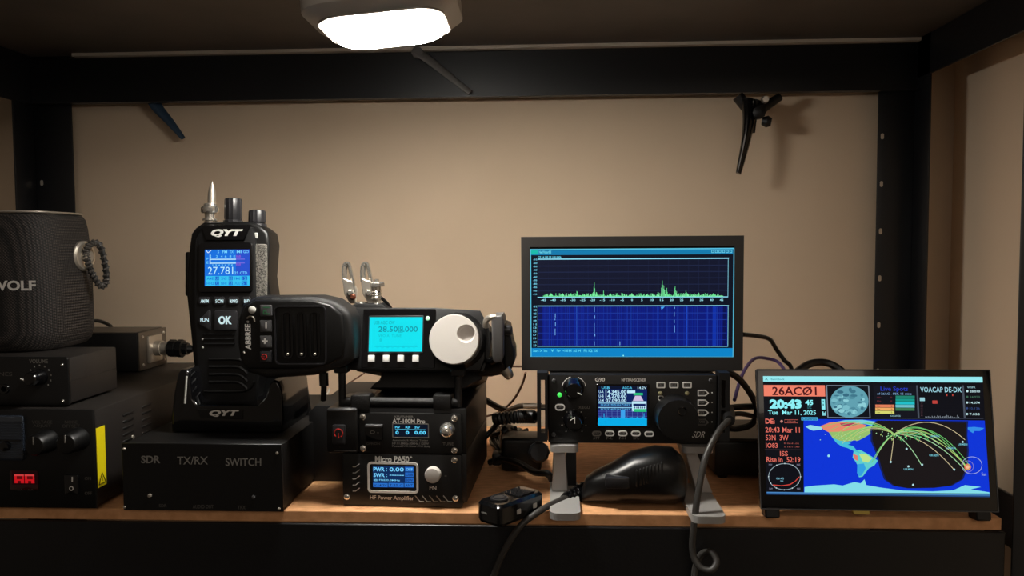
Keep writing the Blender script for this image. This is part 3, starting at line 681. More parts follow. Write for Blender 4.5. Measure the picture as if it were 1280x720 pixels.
u, w_ = pa.uv(558.5, 539, yp-.004); pa.part('tune_knob', lathe(NB(), (u, yp, w_), (0, -1, 0), [(.0056, 0), (.0056, .002), (.0052, .0045), (.0040, .0075), (.0022, .0092), (.001, .0095)], 28), CHR, tun)
pa.text('TUNE', 553.5, 553, 567, 556.6, GPR, y=yp, parent=tun)
pa.text('Micro PA50', 469, 569.8, 511.5, 577.5, WPR, y=yp, bold=.03, parent=amp, dz=.3); pa.text('+', 512.5, 570, 515.2, 572.7, WPR, y=yp, parent=amp, bold=.03)
q = pa.R(460, 578, 523, 615.5, yp); s_ = (q[1]-q[0])/63
pa.part('display_frame', frame(NB(), rr(*q, 5*s_), rr(q[0]+2.6*s_, q[1]-2.6*s_, q[2]+2.6*s_, q[3]-2.6*s_, 3*s_), yp-.0008, yp+.0002), WPR, amp)
S = Scr(pa, [(466, 582.5), (517.5, 583), (517.5, 610), (466, 609)], yp-.0002, (12, 42, 88), parent=amp)
ay = (120, 205, 250)
S.text('PWR', 467, 584, 481, 589.3, ay, bold=.03); S.text(':', 483, 585, 484, 589, ay); S.text('0.00', 487, 584, 505, 589.5, ay, bold=.02)
S.text('SWR', 467, 591.3, 481, 596.5, ay, bold=.03); S.text(':', 483, 592.3, 484, 596.3, ay); S.text('------', 487, 593.4, 505, 594.6, ay)
for k, s_ in enumerate(('OFF', 'USB', '50W')): S.rect(506.5, 583.5+k*6.8, 517, 589.3+k*6.8, (35, 100, 190), 1); S.text(s_, 507.6, 584.8+k*6.8, 516, 588.2+k*6.8, (15, 40, 90) if k else ay)
S.text('@ FRE:0.0MHz', 467, 598.6, 500, 602, ay)
for x0, x1, s_ in ((466.3, 484.5, 'V:14.2V'), (485.5, 504.5, 'T:25.C'), (505.5, 517, 'ANT')): S.rect(x0, 603.6, x1, 609, (40, 110, 200), 1); S.text(s_, x0+1, 604.8, x1-1, 608, (12, 40, 90))
S.done()
u, w_ = pa.uv(540.5, 594.5, yp-.004); pa.part('push_button', lathe(NB(), (u, yp, w_), (0, -1, 0), [(.0058, 0), (.0058, .0035), (.0052, .0046), (.003, .005)], 30), WKN, amp, label='round white FN push button')
pa.text('FN', 537, 607.3, 545.5, 612, WPR, y=yp, bold=.01, parent=amp); pa.text('HF Power Amplifier', 462.5, 619, 517.5, 625.5, WPR, y=yp, bold=.015, parent=amp, dz=1.2)
def chev(pts):
    t = NB(); tube(t, [(pa.uv(a, b, yp)[0], yp-.0001, pa.uv(a, b, yp)[1]) for a, b in pts], .0004, 5, smooth=False); pa.part('trim_stroke', t, GPR, amp)
for k in range(5): chev([(441, 583.5+k*7.6), (444.5, 583.5+k*7.6), (449.5, 579.5+k*7.6)])
for k in range(5): chev([(519+k*8.8, 619.6), (525+k*8.8, 627), (530+k*8.8, 627)])
u, w_ = pa.uv(557, 595, yp); pa.part('mark', box(NB(), u-.0008, u+.0008, yp-.0002, yp, w_-.0005, w_+.0005), DPR, amp)

# bail stand (folding stand under the compact radio), held by two brackets on the stack
yb_ = .004
for x0, x1 in ((439, 462), (541.5, 564)):
    q = pa.R(x0, 493, x1, 512.5, 0); box_ = NB(); box(box_, q[0], q[1], -.0015, .012, q[2], q[3]-.0005, .0012, 2)
    pa.part('bracket', box_, BLKT)
# ================================================================ BATTERY BOX WITH RED POWER KEY
O = P(388, 600, y=.07); O.z = .0
bt = Dev('battery_box', 'black box with a red power key left of the amplifier stack', 'battery box', O)
q = bt.R(387, 507, 428, 600)
u1 = pa.e.location.x-O.x-.002
bt.part('body', prism(NB(), [(q[0], 0), (q[0], q[3]-.006), (q[0]+.006, q[3]), (u1, q[3]), (u1, 0)], .0, .11, .0015, 2), BLKM)
q = bt.R(408.5, 511, 446.8, 566.5, -.062)
sh = bt.part('switch_housing', box(NB(), q[0], q[1], -.062, -.0004, q[2], q[3], .0018, 2), BLK)
bt.part('housing_top', box(NB(), q[0]+.001, q[1]-.001, -.0630, -.055, q[3]-.0022, q[3]+.0004, .0008, 1), BTN, sh)
q = bt.R(416, 530.5, 432.5, 555, -.062); ky = bt.part('power_key', prism(NB(), rr(*q, .0015), -.0642, -.061, .0008, 2), BTND, sh)
power_sym(bt, 423.3, 541.5, 5.2, -.0642, REDP, ky, 180)
t = NB(); a = bt.uv(418, 563.5, -.062); b = bt.uv(445, 564, -.062); box(t, a[0], b[0], -.0622, -.062, b[1], b[1]+.0003); bt.part('printed_line', t, DPR, sh)

# ================================================================ COMPACT RADIO ON ITS STAND
O = P(520, 463, y=.020)
cpr = Dev('compact_radio', 'compact radio with cyan screen and large white dial above the amplifier stack', 'radio', O, tilt=12, yaw=0)
fo = cpr.pts([(438, 462), (434, 455), (438, 392), (443, 384.5), (541, 384.5), (600, 388), (606, 400), (606, 448), (600, 463)])
cpr.part('front_frame', prism(NB(), fo, 0, .006, .001, 2), BLKM)
bo = cpr.pts([(446, 464), (441, 455), (444, 395), (449, 388), (590, 388), (608, 400), (613, 420), (612, 442), (604, 464)], .006)
wlow = min(p[1] for p in bo)
cpr.part('body', prism(NB(), bo, .006, .098, .0), BLKM)
ub = [(479, 463), (474, 475), (466, 481), (462, 499), (580, 499), (602, 474), (606, 463)]
zlow = cpr.L(Vector((O.x, .06, .004+wt+.0015))).z
ub = [(u, max(w_, zlow+.003)) for u, w_ in cpr.pts(ub, .03)]
cpr.part('rear_block', prism(NB(), ub, .03, .075, .001, 1), BLKM)
q = cpr.R(452, 386.5, 545, 460); cpr.part('face_plate', prism(NB(), rr(*q, .001), -.0012, .001, .0004, 1), BLKG)
cpr.part('edge_film', prism(NB(), cpr.pts([(434.5, 455), (439, 404), (447, 398), (445, 425), (440, 452)]), -.0016, .0005, .0004, 1), BLU, label='blue reflective strip on the left edge')
q = cpr.R(459.5, 394.5, 530, 441.5, -.0012); bz = cpr.part('screen_frame', prism(NB(), rr(*q, .0008), -.0018, -.001, .0003, 1), BTND)
S = Scr(cpr, [(461.5, 396.5), (528, 396.5), (528, 439.5), (461.5, 439.5)], -.0020, (2, 226, 240), parent=bz)
dk = (8, 130, 150)
S.text('USB AGC CW', 467, 401, 493, 405.5, (8, 170, 185)); S.text('28.50', 473, 408, 497, 415, dk, bold=.01); S.text('.000', 504, 408, 522, 415, dk, bold=.01)
S.box(498, 407.5, 503.5, 415.5, .6, dk); S.text('5', 499.3, 408.6, 502.3, 414.5, dk); S.text('VFO A  TUNE', 473, 418, 502, 421.5, (6, 190, 205))
S.text('B', 475, 423.5, 478, 427, (6, 190, 205)); S.rect(469, 432.6, 522, 433.2, dk, 2); S.text('..:..:..', 470, 434, 520, 435, (6, 180, 200)); S.done()
for x in (464.5, 483, 501.2, 519.8):
    q = cpr.R(x-4, 444, x+4, 452.5, -.0012); cpr.part('button', prism(NB(), rr(*q, .0005), -.0034, -.001, .0005, 2), WBTN)
u, w_ = cpr.uv(534.7, 398, -.0012); cpr.part('indicator', lathe(NB(), (u, -.0012, w_), (0, -1, 0), [(.0016, 0), (.0013, .0009), (.0005, .0013)], 16), GLED2)
yk = -.014
u, w_ = cpr.uv(567.3, 424, yk); s_ = cpr.uv(568.3, 424, yk)[0]-u
dial = cpr.part('dial_skirt', lathe(NB(), (u+3*s_, 0, w_), (0, -1, 0), [(36*s_, 0), (36*s_, .003), (33*s_, .005), (31.8*s_, .0080)], 72, rib=.02), BLK)
hu, hw = cpr.uv(582.5, 417, yk); hr = 11.5*s_
t = NB(); n = 56
outer = [(u+31.3*s_*math.cos(2*math.pi*i/n), w_+31.3*s_*math.sin(2*math.pi*i/n)) for i in range(n)]
# plate with a real finger hole: ring sectors from hole rim to outer rim
def rimp(i, r, cx, cz): a = 2*math.pi*i/n; return (cx+r*math.cos(a), cz+r*math.sin(a))
LB = [t.verts.new((rimp(i, 31.3*s_, u, w_)[0], -.0078, rimp(i, 31.3*s_, u, w_)[1])) for i in range(n)]
L0 = [t.verts.new((*rimp(i, 31.3*s_, u, w_)[:1], yk+.0010, rimp(i, 31.3*s_, u, w_)[1])) for i in range(n)]
L1 = [t.verts.new((rimp(i, 30.6*s_, u, w_)[0], yk, rimp(i, 30.6*s_, u, w_)[1])) for i in range(n)]
L2 = [t.verts.new((rimp(i, hr, hu, hw)[0], yk, rimp(i, hr, hu, hw)[1])) for i in range(n)]
L3 = [t.verts.new((rimp(i, hr*.90, hu, hw)[0], yk+.0016, rimp(i, hr*.90, hu, hw)[1])) for i in range(n)]
L4 = [t.verts.new((rimp(i, hr*.78, hu, hw)[0], yk+.0036, rimp(i, hr*.78, hu, hw)[1])) for i in range(n)]
L5 = [t.verts.new((rimp(i, hr*.40, hu, hw)[0], yk+.0044, rimp(i, hr*.40, hu, hw)[1])) for i in range(n)]
for A, B in ((LB, L0), (L0, L1), (L1, L2), (L2, L3), (L3, L4), (L4, L5)):
    for i in range(n): t.faces.new((A[i], A[(i+1) % n], B[(i+1) % n], B[i]))
t.faces.new(L5); bmesh.ops.recalc_face_normals(t, faces=t.faces)
cpr.part('dial', t, WKN, dial, label='large round white tuning dial with finger dimple')

t = NB(); zb = pa.uv(500, 502.5, yb_)[1]
u0 = pa.uv(428, 500, yb_)[0]; u1 = pa.uv(573, 500, yb_)[0]
tube(t, [(u0, yb_, zb), (u1, yb_, zb)], .0034, 12, smooth=False)
t.transform(cpr.Mi @ pa.M); cpr.part('stand_bar', t, BLKT)
for px, top in ((428, 464), (573, 468)):
    uu = pa.uv(px, 500, yb_)[0]; zt = pa.uv(px, top, yb_)[1]
    t = NB(); tube(t, [(uu, yb_, zb-.003), (uu, yb_, (zb+zt)/2), (uu, yb_, zt)], .0027, 10); t.transform(cpr.Mi @ pa.M); cpr.part('stand_leg', t, BLKT)
    t = box(NB(), uu-.005, uu+.005, yb_-.004, yb_+.006, zt-.001, zt+.004, .0008, 1); t.transform(cpr.Mi @ pa.M); cpr.part('stand_clamp', t, BLK)

# ================================================================ EDGE-ON MICROPHONE ON THE RIGHT OF THE RADIO
O = P(621, 462, y=.018)
m2 = Dev('hung_microphone', 'second hand microphone seen edge-on at the right side of the compact radio', 'microphone', O)
t = prism(NB(), m2.pts([(615.5, 450), (614, 400), (617, 395), (627, 394.5), (629.5, 400), (629.5, 446), (627, 453), (619, 454)]), 0, .03, .0014, 3)
m2.part('shell', t, M('grey_microphone_shell', (92, 90, 90), .4))
m2.part('ear', tube(NB(), LP(m2, [(607, 409, .024), (608, 400, .022), (614, 396.5, .020), (620, 396, .02)]), .0022, 8), NICK)
m2.part('back_shell', prism(NB(), m2.pts([(629.5, 450), (630, 405), (636, 408), (640, 430), (643, 438), (643.5, 452), (639, 462), (631, 462)], .012), .012, .045, .003, 3), BLKT)
a = m2.L(W(634, 413, .03)); m2.part('knob', lathe(NB(), a, (1, -.2, 0), [(.0042, -.003), (.0042, .002), (.003, .0035)], 18), BTND)
a = m2.L(W(626, 459, .026)); m2.part('strain_relief', tube(NB(), LP(m2, [(607, 450, .026), (614, 452, .024), (620, 448, .022)]), .0024, 8), BLKG)
m2.part('plug', tube(NB(), LP(m2, [(631, 462, .03), (634, 466, .03), (637, 470, .032)]), lambda t: .0045-.001*t, 12), NICK)
m2.part('hanger', tube(NB(), LP(m2, [(612, 420, .034), (606, 422, .04), (606, 440, .045), (612, 450, .045), (626, 455, .04)]), .0035, 10), BLK)
m2.part('lower_grip', tube(NB(), LP(m2, [(600, 462, .05), (612, 462, .046), (628, 459, .04), (633, 452, .036)]), .0052, 12), M('brownish_plastic', (60, 52, 48), .45))

# ================================================================ METAL TERMINALS BEHIND THE RADIO
yt = .075
O = P(458, 388, y=yt)
tm = Dev('spring_terminals', 'shiny metal antenna clip with two tall prongs behind the compact radio', 'antenna clip', O)
s_ = (P(459, 388, y=yt)-P(458, 388, y=yt)).x
def tl(l, y=yt): return [tm.L(W(a, b, y+(c_ if True else 0))) for a, b, c_ in l]
tm.part('base', prism(NB(), [(tm.L(W(a, b, yt)).x, tm.L(W(a, b, yt)).z) for a, b in ((433, 392), (434, 386), (440, 381), (450, 378), (480, 379), (488, 386), (492, 394))], -.006, .008, .002, 2), BLKM)
for bx in (429, 452):
    t = NB(); tube(t, tl([(bx+2, 352, 0), (bx+1.5, 338, 0), (bx+3, 331, 0), (bx+7, 331, 0), (bx+9.5, 340, 0), (bx+12, 352, 0), (bx+14, 366, 0)]), .0025, 8, flat=.6)
    tm.part('prong', t, CHR)
    o_ = tl([(bx-1, 346, 0), (bx+2, 368, 0), (bx+9, 379, 0), (bx+16, 379, 0), (bx+18, 362, 0), (bx+13, 352, 0), (bx+6, 350, 0)])
    tm.part('cheek', prism(NB(), [(p.x, p.z) for p in o_], -.002, .0005, .0006, 1), NICK)
    p = tm.L(W(bx+9, 366, yt-.003)); tm.part('clamp_screw', lathe(NB(), p, (0, -1, .1), [(.0028, -.001), (.0028, .001), (.0016, .002)], 12, rib=.15), CHR)
p = tm.L(W(441, 371, yt-.004)); tm.part('insert', lathe(NB(), p, (0, -1, .1), [(.0026, 0), (.0014, .002)], 14), COPR)
_b = tm.L(W(462, 392, yt)); _c = tm.L(W(462, 412, yt)); tm.part('base_post', box(NB(), _b.x-.012, _b.x+.012, -.004, .006, _c.z, _b.z+.004, .001, 1), BLKM)
for px, r in ((451, 7.5), (472, 6.5)):
    p = tm.L(W(px, 388, yt)); tm.part('collar', lathe(NB(), p, (0, 0, 1), [(r*s_, 0), (r*s_, 3*s_), (r*.7*s_, 4*s_), (r*.7*s_, 7*s_), (r*s_, 8*s_), (r*.9*s_, 11*s_)], 20), CHR)
p = tm.L(W(472.5, 378, yt)); tm.part('stud', lathe(NB(), p, (0, 0, 1), [(4*s_, 0), (4*s_, 22*s_), (3*s_, 24*s_)], 14), NICK)
p = tm.L(W(471, 358, yt)); t = NB(); lathe(t, p, (0, 0, 1), [(9.5*s_, 0), (9.5*s_, 4*s_), (8*s_, 5.5*s_), (3*s_, 6*s_), (3*s_, 9*s_)], 6); tm.part('nut', t, CHR)
p = tm.L(W(470, 370, yt)); tm.part('coil_spring', tube(NB(), helix([p+Vector((0, 0, -4*s_)), p, p+Vector((0, 0, 6*s_))], 6*s_, 4, per=10), .0006, 5, smooth=False), CHR)
tm.part('lead', tube(NB(), tl([(476, 372, .0), (482, 377, .003), (487, 383, .006), (493, 392, .01)]), .0014, 8), RUB)

# ================================================================ TRANSCEIVER WITH SIDE BRACKETS
yG = .03
O = P(685.5, 553, y=yG)
g = Dev('transceiver', 'wide black transceiver with blue graph screen on metal stand legs', 'radio', O)
q = g.R(685.5, 468.5, 897, 553.5)
W_G, H0, H1 = q[1], q[2], q[3]
g.part('case', box(NB(), q[0]+.001, q[1]-.001, .003, .15, H0+.001, H1-.001, .001), BLKM)
g.part('front_panel', prism(NB(), rr(*q, .0015), 0, .004, .0006, 2), BLK)
for side_, xa, xb in (('l', 671.5, 684), ('r', 898.5, 912.5)):
    a = g.R(xa, 466, xb, 552, -.004); sl = g.R(676 if side_ == 'l' else 901.5, 475, 681 if side_ == 'l' else 907, 510, -.004); s2 = g.R(676 if side_ == 'l' else 901.5, 513, 681 if side_ == 'l' else 907, 541, -.004)
    t = NB(); yy0, yy1 = -.004, .010
    for (z0, z1) in ((a[2], s2[2]), (s2[3], sl[2]), (sl[3], a[3])): box(t, a[0], a[1], yy0, yy1, z0, z1)
    for (z0, z1) in ((s2[2], s2[3]), (sl[2], sl[3])): box(t, a[0], sl[0], yy0, yy1, z0, z1); box(t, sl[1], a[1], yy0, yy1, z0, z1)
    ib = g.part('side_bracket', t, BLKM)
    t = NB(); x = q[0]-.0012 if side_ == 'l' else q[1]+.0002; box(t, x, x+.001, .0, .10, H0+.002, H1-.002); g.part('side_plate', t, BLKM)
q = g.R(745.5, 480, 812.5, 534.5); bz = g.part('screen_bezel', prism(NB(), rr(*q, .001), -.0008, .001, .0004, 1), BLKG)
S = Scr(g, [(747.5, 482.3), (808.7, 482.3), (808.7, 532), (747.5, 532)], -.0010, (10, 32, 92), parent=bz)
wc = (190, 232, 250)
S.rect(747.5, 482.3, 808.7, 486.6, (8, 18, 44), 1)
S.text('USB', 752, 483.2, 762, 486.2, (90, 200, 240)); S.text('AGC-A', 778, 483.2, 790, 486.2, (90, 200, 240)); S.text('14.2V', 797, 483.2, 808, 486.2, wc)
for i, (s1_, s2_) in enumerate((('U-A', '14.345.00'), ('U-B', '14.270.00'), ('U-M', '07.090.00'))):
    y = 488+i*5.4; S.text(s1_, 748.5, y, 754.5, y+3.4, wc); S.text(s2_, 757, y-.6, 783, y+4, wc, bold=.02)
S.rect(784, 488, 794, 491.4, wc, 2); S.rect(792, 491, 803.5, 494, (40, 190, 120), 2); S.poly([(791, 501), (794, 494.6), (801, 494.6), (804.5, 501)], (210, 190, 225), 2)
S.rect(790, 501.5, 808, 514, wc, 2); S.rect(791.5, 504.5, 807, 507.5, (10, 30, 90), 3); S.rect(792, 511, 808, 514.6, (40, 190, 120), 3)
for k in range(6): S.rect(793+k*2.4, 508.2, 794.2+k*2.4, 510.4, (12, 30, 90), 3)
for y in (503.4, 509): S.rect(748, y, 790, y+.9, (150, 210, 240), 2); S.text('|'.join('123456789'), 751, y+1.4, 788, y+4, (90, 170, 225))
S.rect(747.5, 512.5, 808.7, 522, (36, 46, 128), 1)
for k in range(9): S.rect(752+k*6.4, 512.5, 752.4+k*6.4, 522, (90, 120, 190), 2)
for k in range(3): S.rect(747.5, 514+k*3, 808.7, 514.3+k*3, (90, 120, 190), 2)
S.rect(776, 512, 781.5, 523, (60, 160, 235), 3); S.rect(747.5, 523, 808.7, 532, (4, 172, 232), 1)
for k in range(61):
    h = random.random()*2.2+(6 if k in (7, 57) else 0); S.rect(747.6+k, 523-h, 748.5+k, 523.2, (40, 170, 235), 3)
S.done()
g.text('G90', 743.8, 472, 756, 477, WPR, bold=.03); g.text('HF TRANSCEIVER', 777, 473, 807.5, 476.8, WPR, bold=.02); g.text('XIEGU', 723, 507.2, 737, 511, GPR)
g.text('SDR', 866, 539.3, 881.5, 546.8, WPR, shear=.18, bold=.0); g.text('VOL', 714.2, 472.3, 720.8, 475, WPR, bold=.02)
def arc(dev, px, py, r, a0, a1, w_px, y, mat, name='dial_arc', parent=None):
    u, w_ = dev.uv(px, py, y); s_ = dev.uv(px+1, py, y)[0]-u
    pts = [(u+r*s_*math.cos(rad(a)), y-.0001, w_+r*s_*math.sin(rad(a))) for a in range(a0, a1+1, 6)]
    return dev.part(name, tube(NB(), pts, w_px*s_/2, 5, smooth=False), mat, parent)
arc(g, 717.5, 486, 15.2, 12, 74, 1, 0, WPR); arc(g, 717.5, 486, 15.2, 106, 168, 1, 0, WPR)
for cx, cy, tick in ((717.5, 487, 'r'), (717.5, 528, 'u')):
    u, w_ = g.uv(cx, cy, -.008); s_ = g.uv(cx+1, cy, 0)[0]-g.uv(cx, cy, 0)[0]
    k_ = g.part('knob', lathe(NB(), (u, 0, w_), (0, -1, 0), [(13*s_, 0), (13*s_, .003), (11*s_, .0045), (10.4*s_, .012), (9*s_, .0135), (5*s_, .0137)], 40, rib=.04), BLKG)
    t = NB()
    if tick == 'r': tube(t, [(u+4*s_, -.0139, w_-2*s_), (u+9*s_, -.0139, w_-4.5*s_)], .7*s_, 6, smooth=False)
    else: tube(t, [(u+.5*s_, -.0139, w_+1*s_), (u+.5*s_, -.0139, w_+9*s_)], .7*s_, 6, smooth=False); tube(t, [(u-5*s_, -.0139, w_+4.5*s_), (u, -.0139, w_+8*s_)], .45*s_, 6, smooth=False)
    g.part('knob_mark', t, WPR, k_)
t = NB(); u, w_ = g.uv(717.5, 527.5); 
for k in range(9):
    a = rad(-50+35*k); 
    if not (250 < (-50+35*k) % 360 < 290): lathe(t, (u+15.5*s_*math.cos(a), 0, w_+15.5*s_*math.sin(a)), (0, -1, 0), [(.6*s_, 0), (.5*s_, .0002)], 8)
g.part('dial_dots', t, WPR)
u, w_ = g.uv(699.5, 493.6); g.part('indicator', lathe(NB(), (u, 0, w_), (0, -1, 0), [(3*s_, 0), (2.6*s_, .001), (1*s_, .0016)], 18), GLED)
for bx, by, bw, bh, s1_ in [(700, 508.7, 12.5, 8, 'ON'), (745.8, 541.4, 11.6, 6.6, 'PRE'), (762, 541.4, 12, 6.6, 'CMP'), (778.2, 541.4, 12, 6.6, 'NB'), (794.6, 541.4, 12, 6.6, 'AGC'), (811.2, 542, 12, 6.6, 'POW'), (825.8, 481, 11, 7.6, 'FUNC'), (842, 481, 11.4, 7.6, 'MODE'), (858.6, 481, 11.4, 7.6, 'BAND')]:
    cap = by < 490; rp = 1.4 if cap else bh/2
    q = g.R(bx-bw/2, by-bh/2, bx+bw/2, by+bh/2); sq = s_
    b = g.part('button', prism(NB(), rr(*q, rp*sq), -.0012, .001, .0004, 1), BTND)
    g.part('button_ring', frame(NB(), rr(*q, rp*sq), rr(q[0]+1.5*sq, q[1]-1.5*sq, q[2]+1.5*sq, q[3]-1.5*sq, max(rp-1.5, .5)*sq), -.0015, -.0008), GPR if bx == 745.8 else WPR, b)
    g.text(s1_, bx-3.2, by-1.3, bx+3.2, by+1.3, GPR, y=-.0013, parent=b)
for s1_, x0, x1 in (('ATT', 741.3, 749.5), ('F-L', 758, 766), ('F-H', 774, 782), ('SPL', 791.5, 799)): g.text(s1_, x0, 546, x1, 549.2, GPR)
for k, cy in enumerate((490.9, 503, 515.5, 527.4)):
    pts = [(871.8, cy-3.8), (881.5, cy-3.8), (885.8, cy), (881.5, cy+3.8), (871.8, cy+3.8)]; ins = [(873, cy-2.5), (880.8, cy-2.5), (883.8, cy), (880.8, cy+2.5), (873, cy+2.5)]
    b = g.part('button', prism(NB(), g.pts(pts), -.0012, .001, .0004, 1), BTND)
    g.part('button_ring', frame(NB(), g.pts(pts), g.pts(ins), -.0015, -.0008), WPR if k < 3 else DPR, b)
    g.text(('TUNE', 'POW', 'KEY', 'VM')[k], 874, cy-1.2, 880.5, cy+1.2, GPR, y=-.0013, parent=b)
    u, w_ = g.uv(890, cy); g.part('dot', lathe(NB(), (u, 0, w_), (0, -1, 0), [(.0005, 0), (.0004, .0003)], 8), WPR)
for cx in (825.5, 858.7):
    u, w_ = g.uv(cx, 491.6); g.part('indicator', lathe(NB(), (u, 0, w_), (0, -1, 0), [(2.8*s_, 0), (2.4*s_, .001), (1*s_, .0015)], 16), M('straw_lens', (150, 145, 110), .3))
ringo(g, 822.5, 494.5, 829.5, 500.5, 2, .9, 0, .0003, WPR, 'symbol')
u, w_ = g.uv(846.5, 523, -.012); 
bk_ = g.part('tuning_knob', lathe(NB(), (u, 0, w_), (0, -1, 0), [(26.2*s_, 0), (26.2*s_, .003), (25.6*s_, .004), (25.2*s_, .0155), (24.5*s_, .0175), (12*s_, .018)], 72, rib=.012), BLK)
a = g.uv(853, 514, -.018); g.part('finger_dimple', lathe(NB(), (a[0], -.0178, a[1]), (0, -1, 0), [(6*s_, 0), (6*s_, .0006), (5.2*s_, .0007), (3*s_, -.0002)], 24), BLKG, bk_)
for q in ((692.5, 476), (888.5, 475.5), (692, 543), (890, 545)): g.screw(q[0], q[1], .0017, 0, BTN)
t = NB(); tube(t, [g.L(W(x, y, .06)) for x, y in ((684, 466.2), (740, 465.6), (800, 466), (897, 467))], .0006, 5)
# ================================================================ STAND LEGS
def stand(name, label, x0, x1, yt_, yb0, slant, lean):
    zt = g.e.location.z+H0-.0005
    A = P(x0, yt_, y=yG-.002); B = P(x1, yt_, y=yG-.002)
    d = Dev(name, label, 'stand', Vector(((A.x+B.x)/2, .01, 0)), group=None)
    hw = (B.x-A.x)/2; th = .003
    pl = NB(); t = slab(NB(), hw, .05, .004, zt-.0052, zt-.0004)
    bmesh.ops.translate(t, verts=t.verts, vec=(0, yG+.044-.01, 0)); d.part('top_plate', t, ALU)
    t = NB(); hf = hw*1.02; ft = slab(NB(), hf, .038, .006, 0, .005)
    bmesh.ops.translate(ft, verts=ft.verts, vec=(slant*.4, P(700, yb0, z=0).y+.036-.01, 0)); d.part('foot_plate', ft, ALU)
    # web: a plate leaning outward
    t = NB(); xs = -hw*.72; wv = []
    yf0, yb_ = yG+.004-.01, yG+.05-.01
    ct = [(xs, zt-.005), (xs+.0082, zt-.005), (xs+.0110+lean, .005), (xs+lean-.001, .005)]
    d.part('shade_plate', box(NB(), xs+.0092+max(lean, 0)*.2, hw*.9, yf0+.012, yf0+.014, .006, zt-.006), BLKM)  # black plate put in for the shadowed recess beside the leg
    prism(t, ct, yf0, yb_, .0006, 1); d.part('leg', t, ALU)
    return d
stand('stand_leg', 'silver bent-metal stand leg under the left end of the wide transceiver', 687.5, 723, 554, 649.5, 0, -.0005)
stand('stand_leg', 'silver bent-metal stand leg under the right end of the wide transceiver', 852, 891, 557, 651.5, .001, .010)

# ================================================================ SPECTRUM MONITOR
yM = .045
O = P(652, 463.3, y=yM)
mo = Dev('spectrum_monitor', 'black framed monitor showing a blue radio spectrum above the transceiver', 'monitor', O, yaw=0)
q = [mo.uv(651, 297), mo.uv(927.5, 293.5), mo.uv(931, 463.6), mo.uv(652.5, 463.2)]
U0, U1, Z0, Z1 = (q[0][0]+q[3][0])/2, (q[1][0]+q[2][0])/2, (q[2][1]+q[3][1])/2, (q[0][1]+q[1][1])/2
quad = [(663, 311), (914.8, 310), (917.8, 446), (664.6, 446)]
c_ = [mo.uv(*p) for p in quad]; s0, s1_, v0, v1 = (c_[0][0]+c_[3][0])/2, (c_[1][0]+c_[2][0])/2, (c_[2][1]+c_[3][1])/2, (c_[0][1]+c_[1][1])/2
s0 -= .001; s1_ += .001; v0 -= .001; v1 += .0015
FRM = M('satin_frame', (44, 42, 41), .45, bump=(1200, .3, .0002))
t = NB()
for a, b, c2, d2 in ((U0, U1, v1, Z1), (U0, U1, Z0, v0), (U0, s0, v0, v1), (s1_, U1, v0, v1)): box(t, a, b, 0, .012, c2, d2)
bmesh.ops.remove_doubles(t, verts=t.verts, dist=1e-5)
mo.part('frame', t, FRM, smooth=20)
mo.part('back_cover', box(NB(), U0+.004, U1-.004, .012, .022, Z0+.004, Z1-.004, .003, 2), BLK)
gl = mo.part('panel_glass', box(NB(), s0, s1_, .0022, .008, v0, v1), BLKG)
for px in (701, 880):
    a = mo.uv(px, 463)[0]; zb_ = g.e.location.z+H1-O.z-.001
    t = NB(); box(t, a-.0095, a+.0095, .002, .02, zb_+.0004, Z0-.0002, .0008, 1); mo.part('foot', t, RUB)
S = Scr(mo, quad, .0021, (9, 17, 32), parent=gl)
def c8(x, y): return (640+x/3.6, 280+y/3.6)
def R8(x0, y0, x1, y1, col, l=1): a = c8(x0, y0); b = c8(x1, y1); S.rect(a[0], a[1], b[0], b[1], col, l)
def B8(x0, y0, x1, y1, w_, col, l=2): a = c8(x0, y0); b = c8(x1, y1); S.box(a[0], a[1], b[0], b[1], w_, col, l)
def T8(s, x0, y0, x1, y1, col, l=3, bold=.02): a = c8(x0, y0); b = c8(x1, y1); S.text(s, a[0], a[1], b[0], b[1], col, l, bold)
lc_ = (140, 215, 240)
R8(84, 114, 988, 136, (18, 122, 172)); R8(84, 114, 116, 136, (25, 185, 170), 2); T8('NetWaterfall', 120, 119, 175, 132, (110, 215, 235))
for k in range(6): B8(892+k*16, 118, 903+k*16, 130, .5, (130, 230, 240), 3)
T8('CF 14.195 SP 100 000k', 116, 144, 222, 154, (110, 215, 240))
R8(115, 157, 970, 328, (15, 20, 42))
for k in range(1, 19): R8(118+k*45, 158, 119.5+k*45, 326, (28, 36, 66), 2)
for k in range(1, 6): R8(118, 158+k*28, 968, 159.5+k*28, (28, 36, 66), 2)
B8(115, 155, 970, 329, .55, lc_, 3)
for k in range(11): T8(f'-{k*10+10}', 94, 155+k*15.6, 112, 163+k*15.6, (120, 205, 235))
pk = {293: (32, 3), 265: (18, 2), 371: (74, 3.5), 381: (26, 3), 413: (30, 2), 658: (28, 3), 677: (82, 5), 684: (50, 5), 696: (46, 3), 733: (54, 4), 740: (26, 3), 783: (32, 4), 790: (18, 4), 176: (16, 8), 905: (18, 6), 861: (17, 3), 840: (22, 2), 495: (22, 2), 540: (20, 3), 820: (14, 3), 320: (14, 3), 608: (12, 3)}
gc = (110, 232, 150)
x = 140.0
while x < 948:
    h = 3+random.random()**2*13*(1 if 150 < x < 930 else .6)
    for p_, (ph, pw) in pk.items():
        if abs(x-p_) < pw*1.6: h = max(h, ph*(1-abs(x-p_)/(pw*1.7))*(.8+.3*random.random()))
    R8(x, 326-h, x+2.4, 326, gc if random.random() < .7 else (140, 245, 175), 4); x += 2.2
for k in range(19): 
    cx = 142+44.5*k; n_ = str(-45+5*k); T8(n_, cx-len(n_)*4, 336, cx+len(n_)*4, 346, (150, 220, 235))
R8(117, 368, 975, 550, (8, 24, 118))
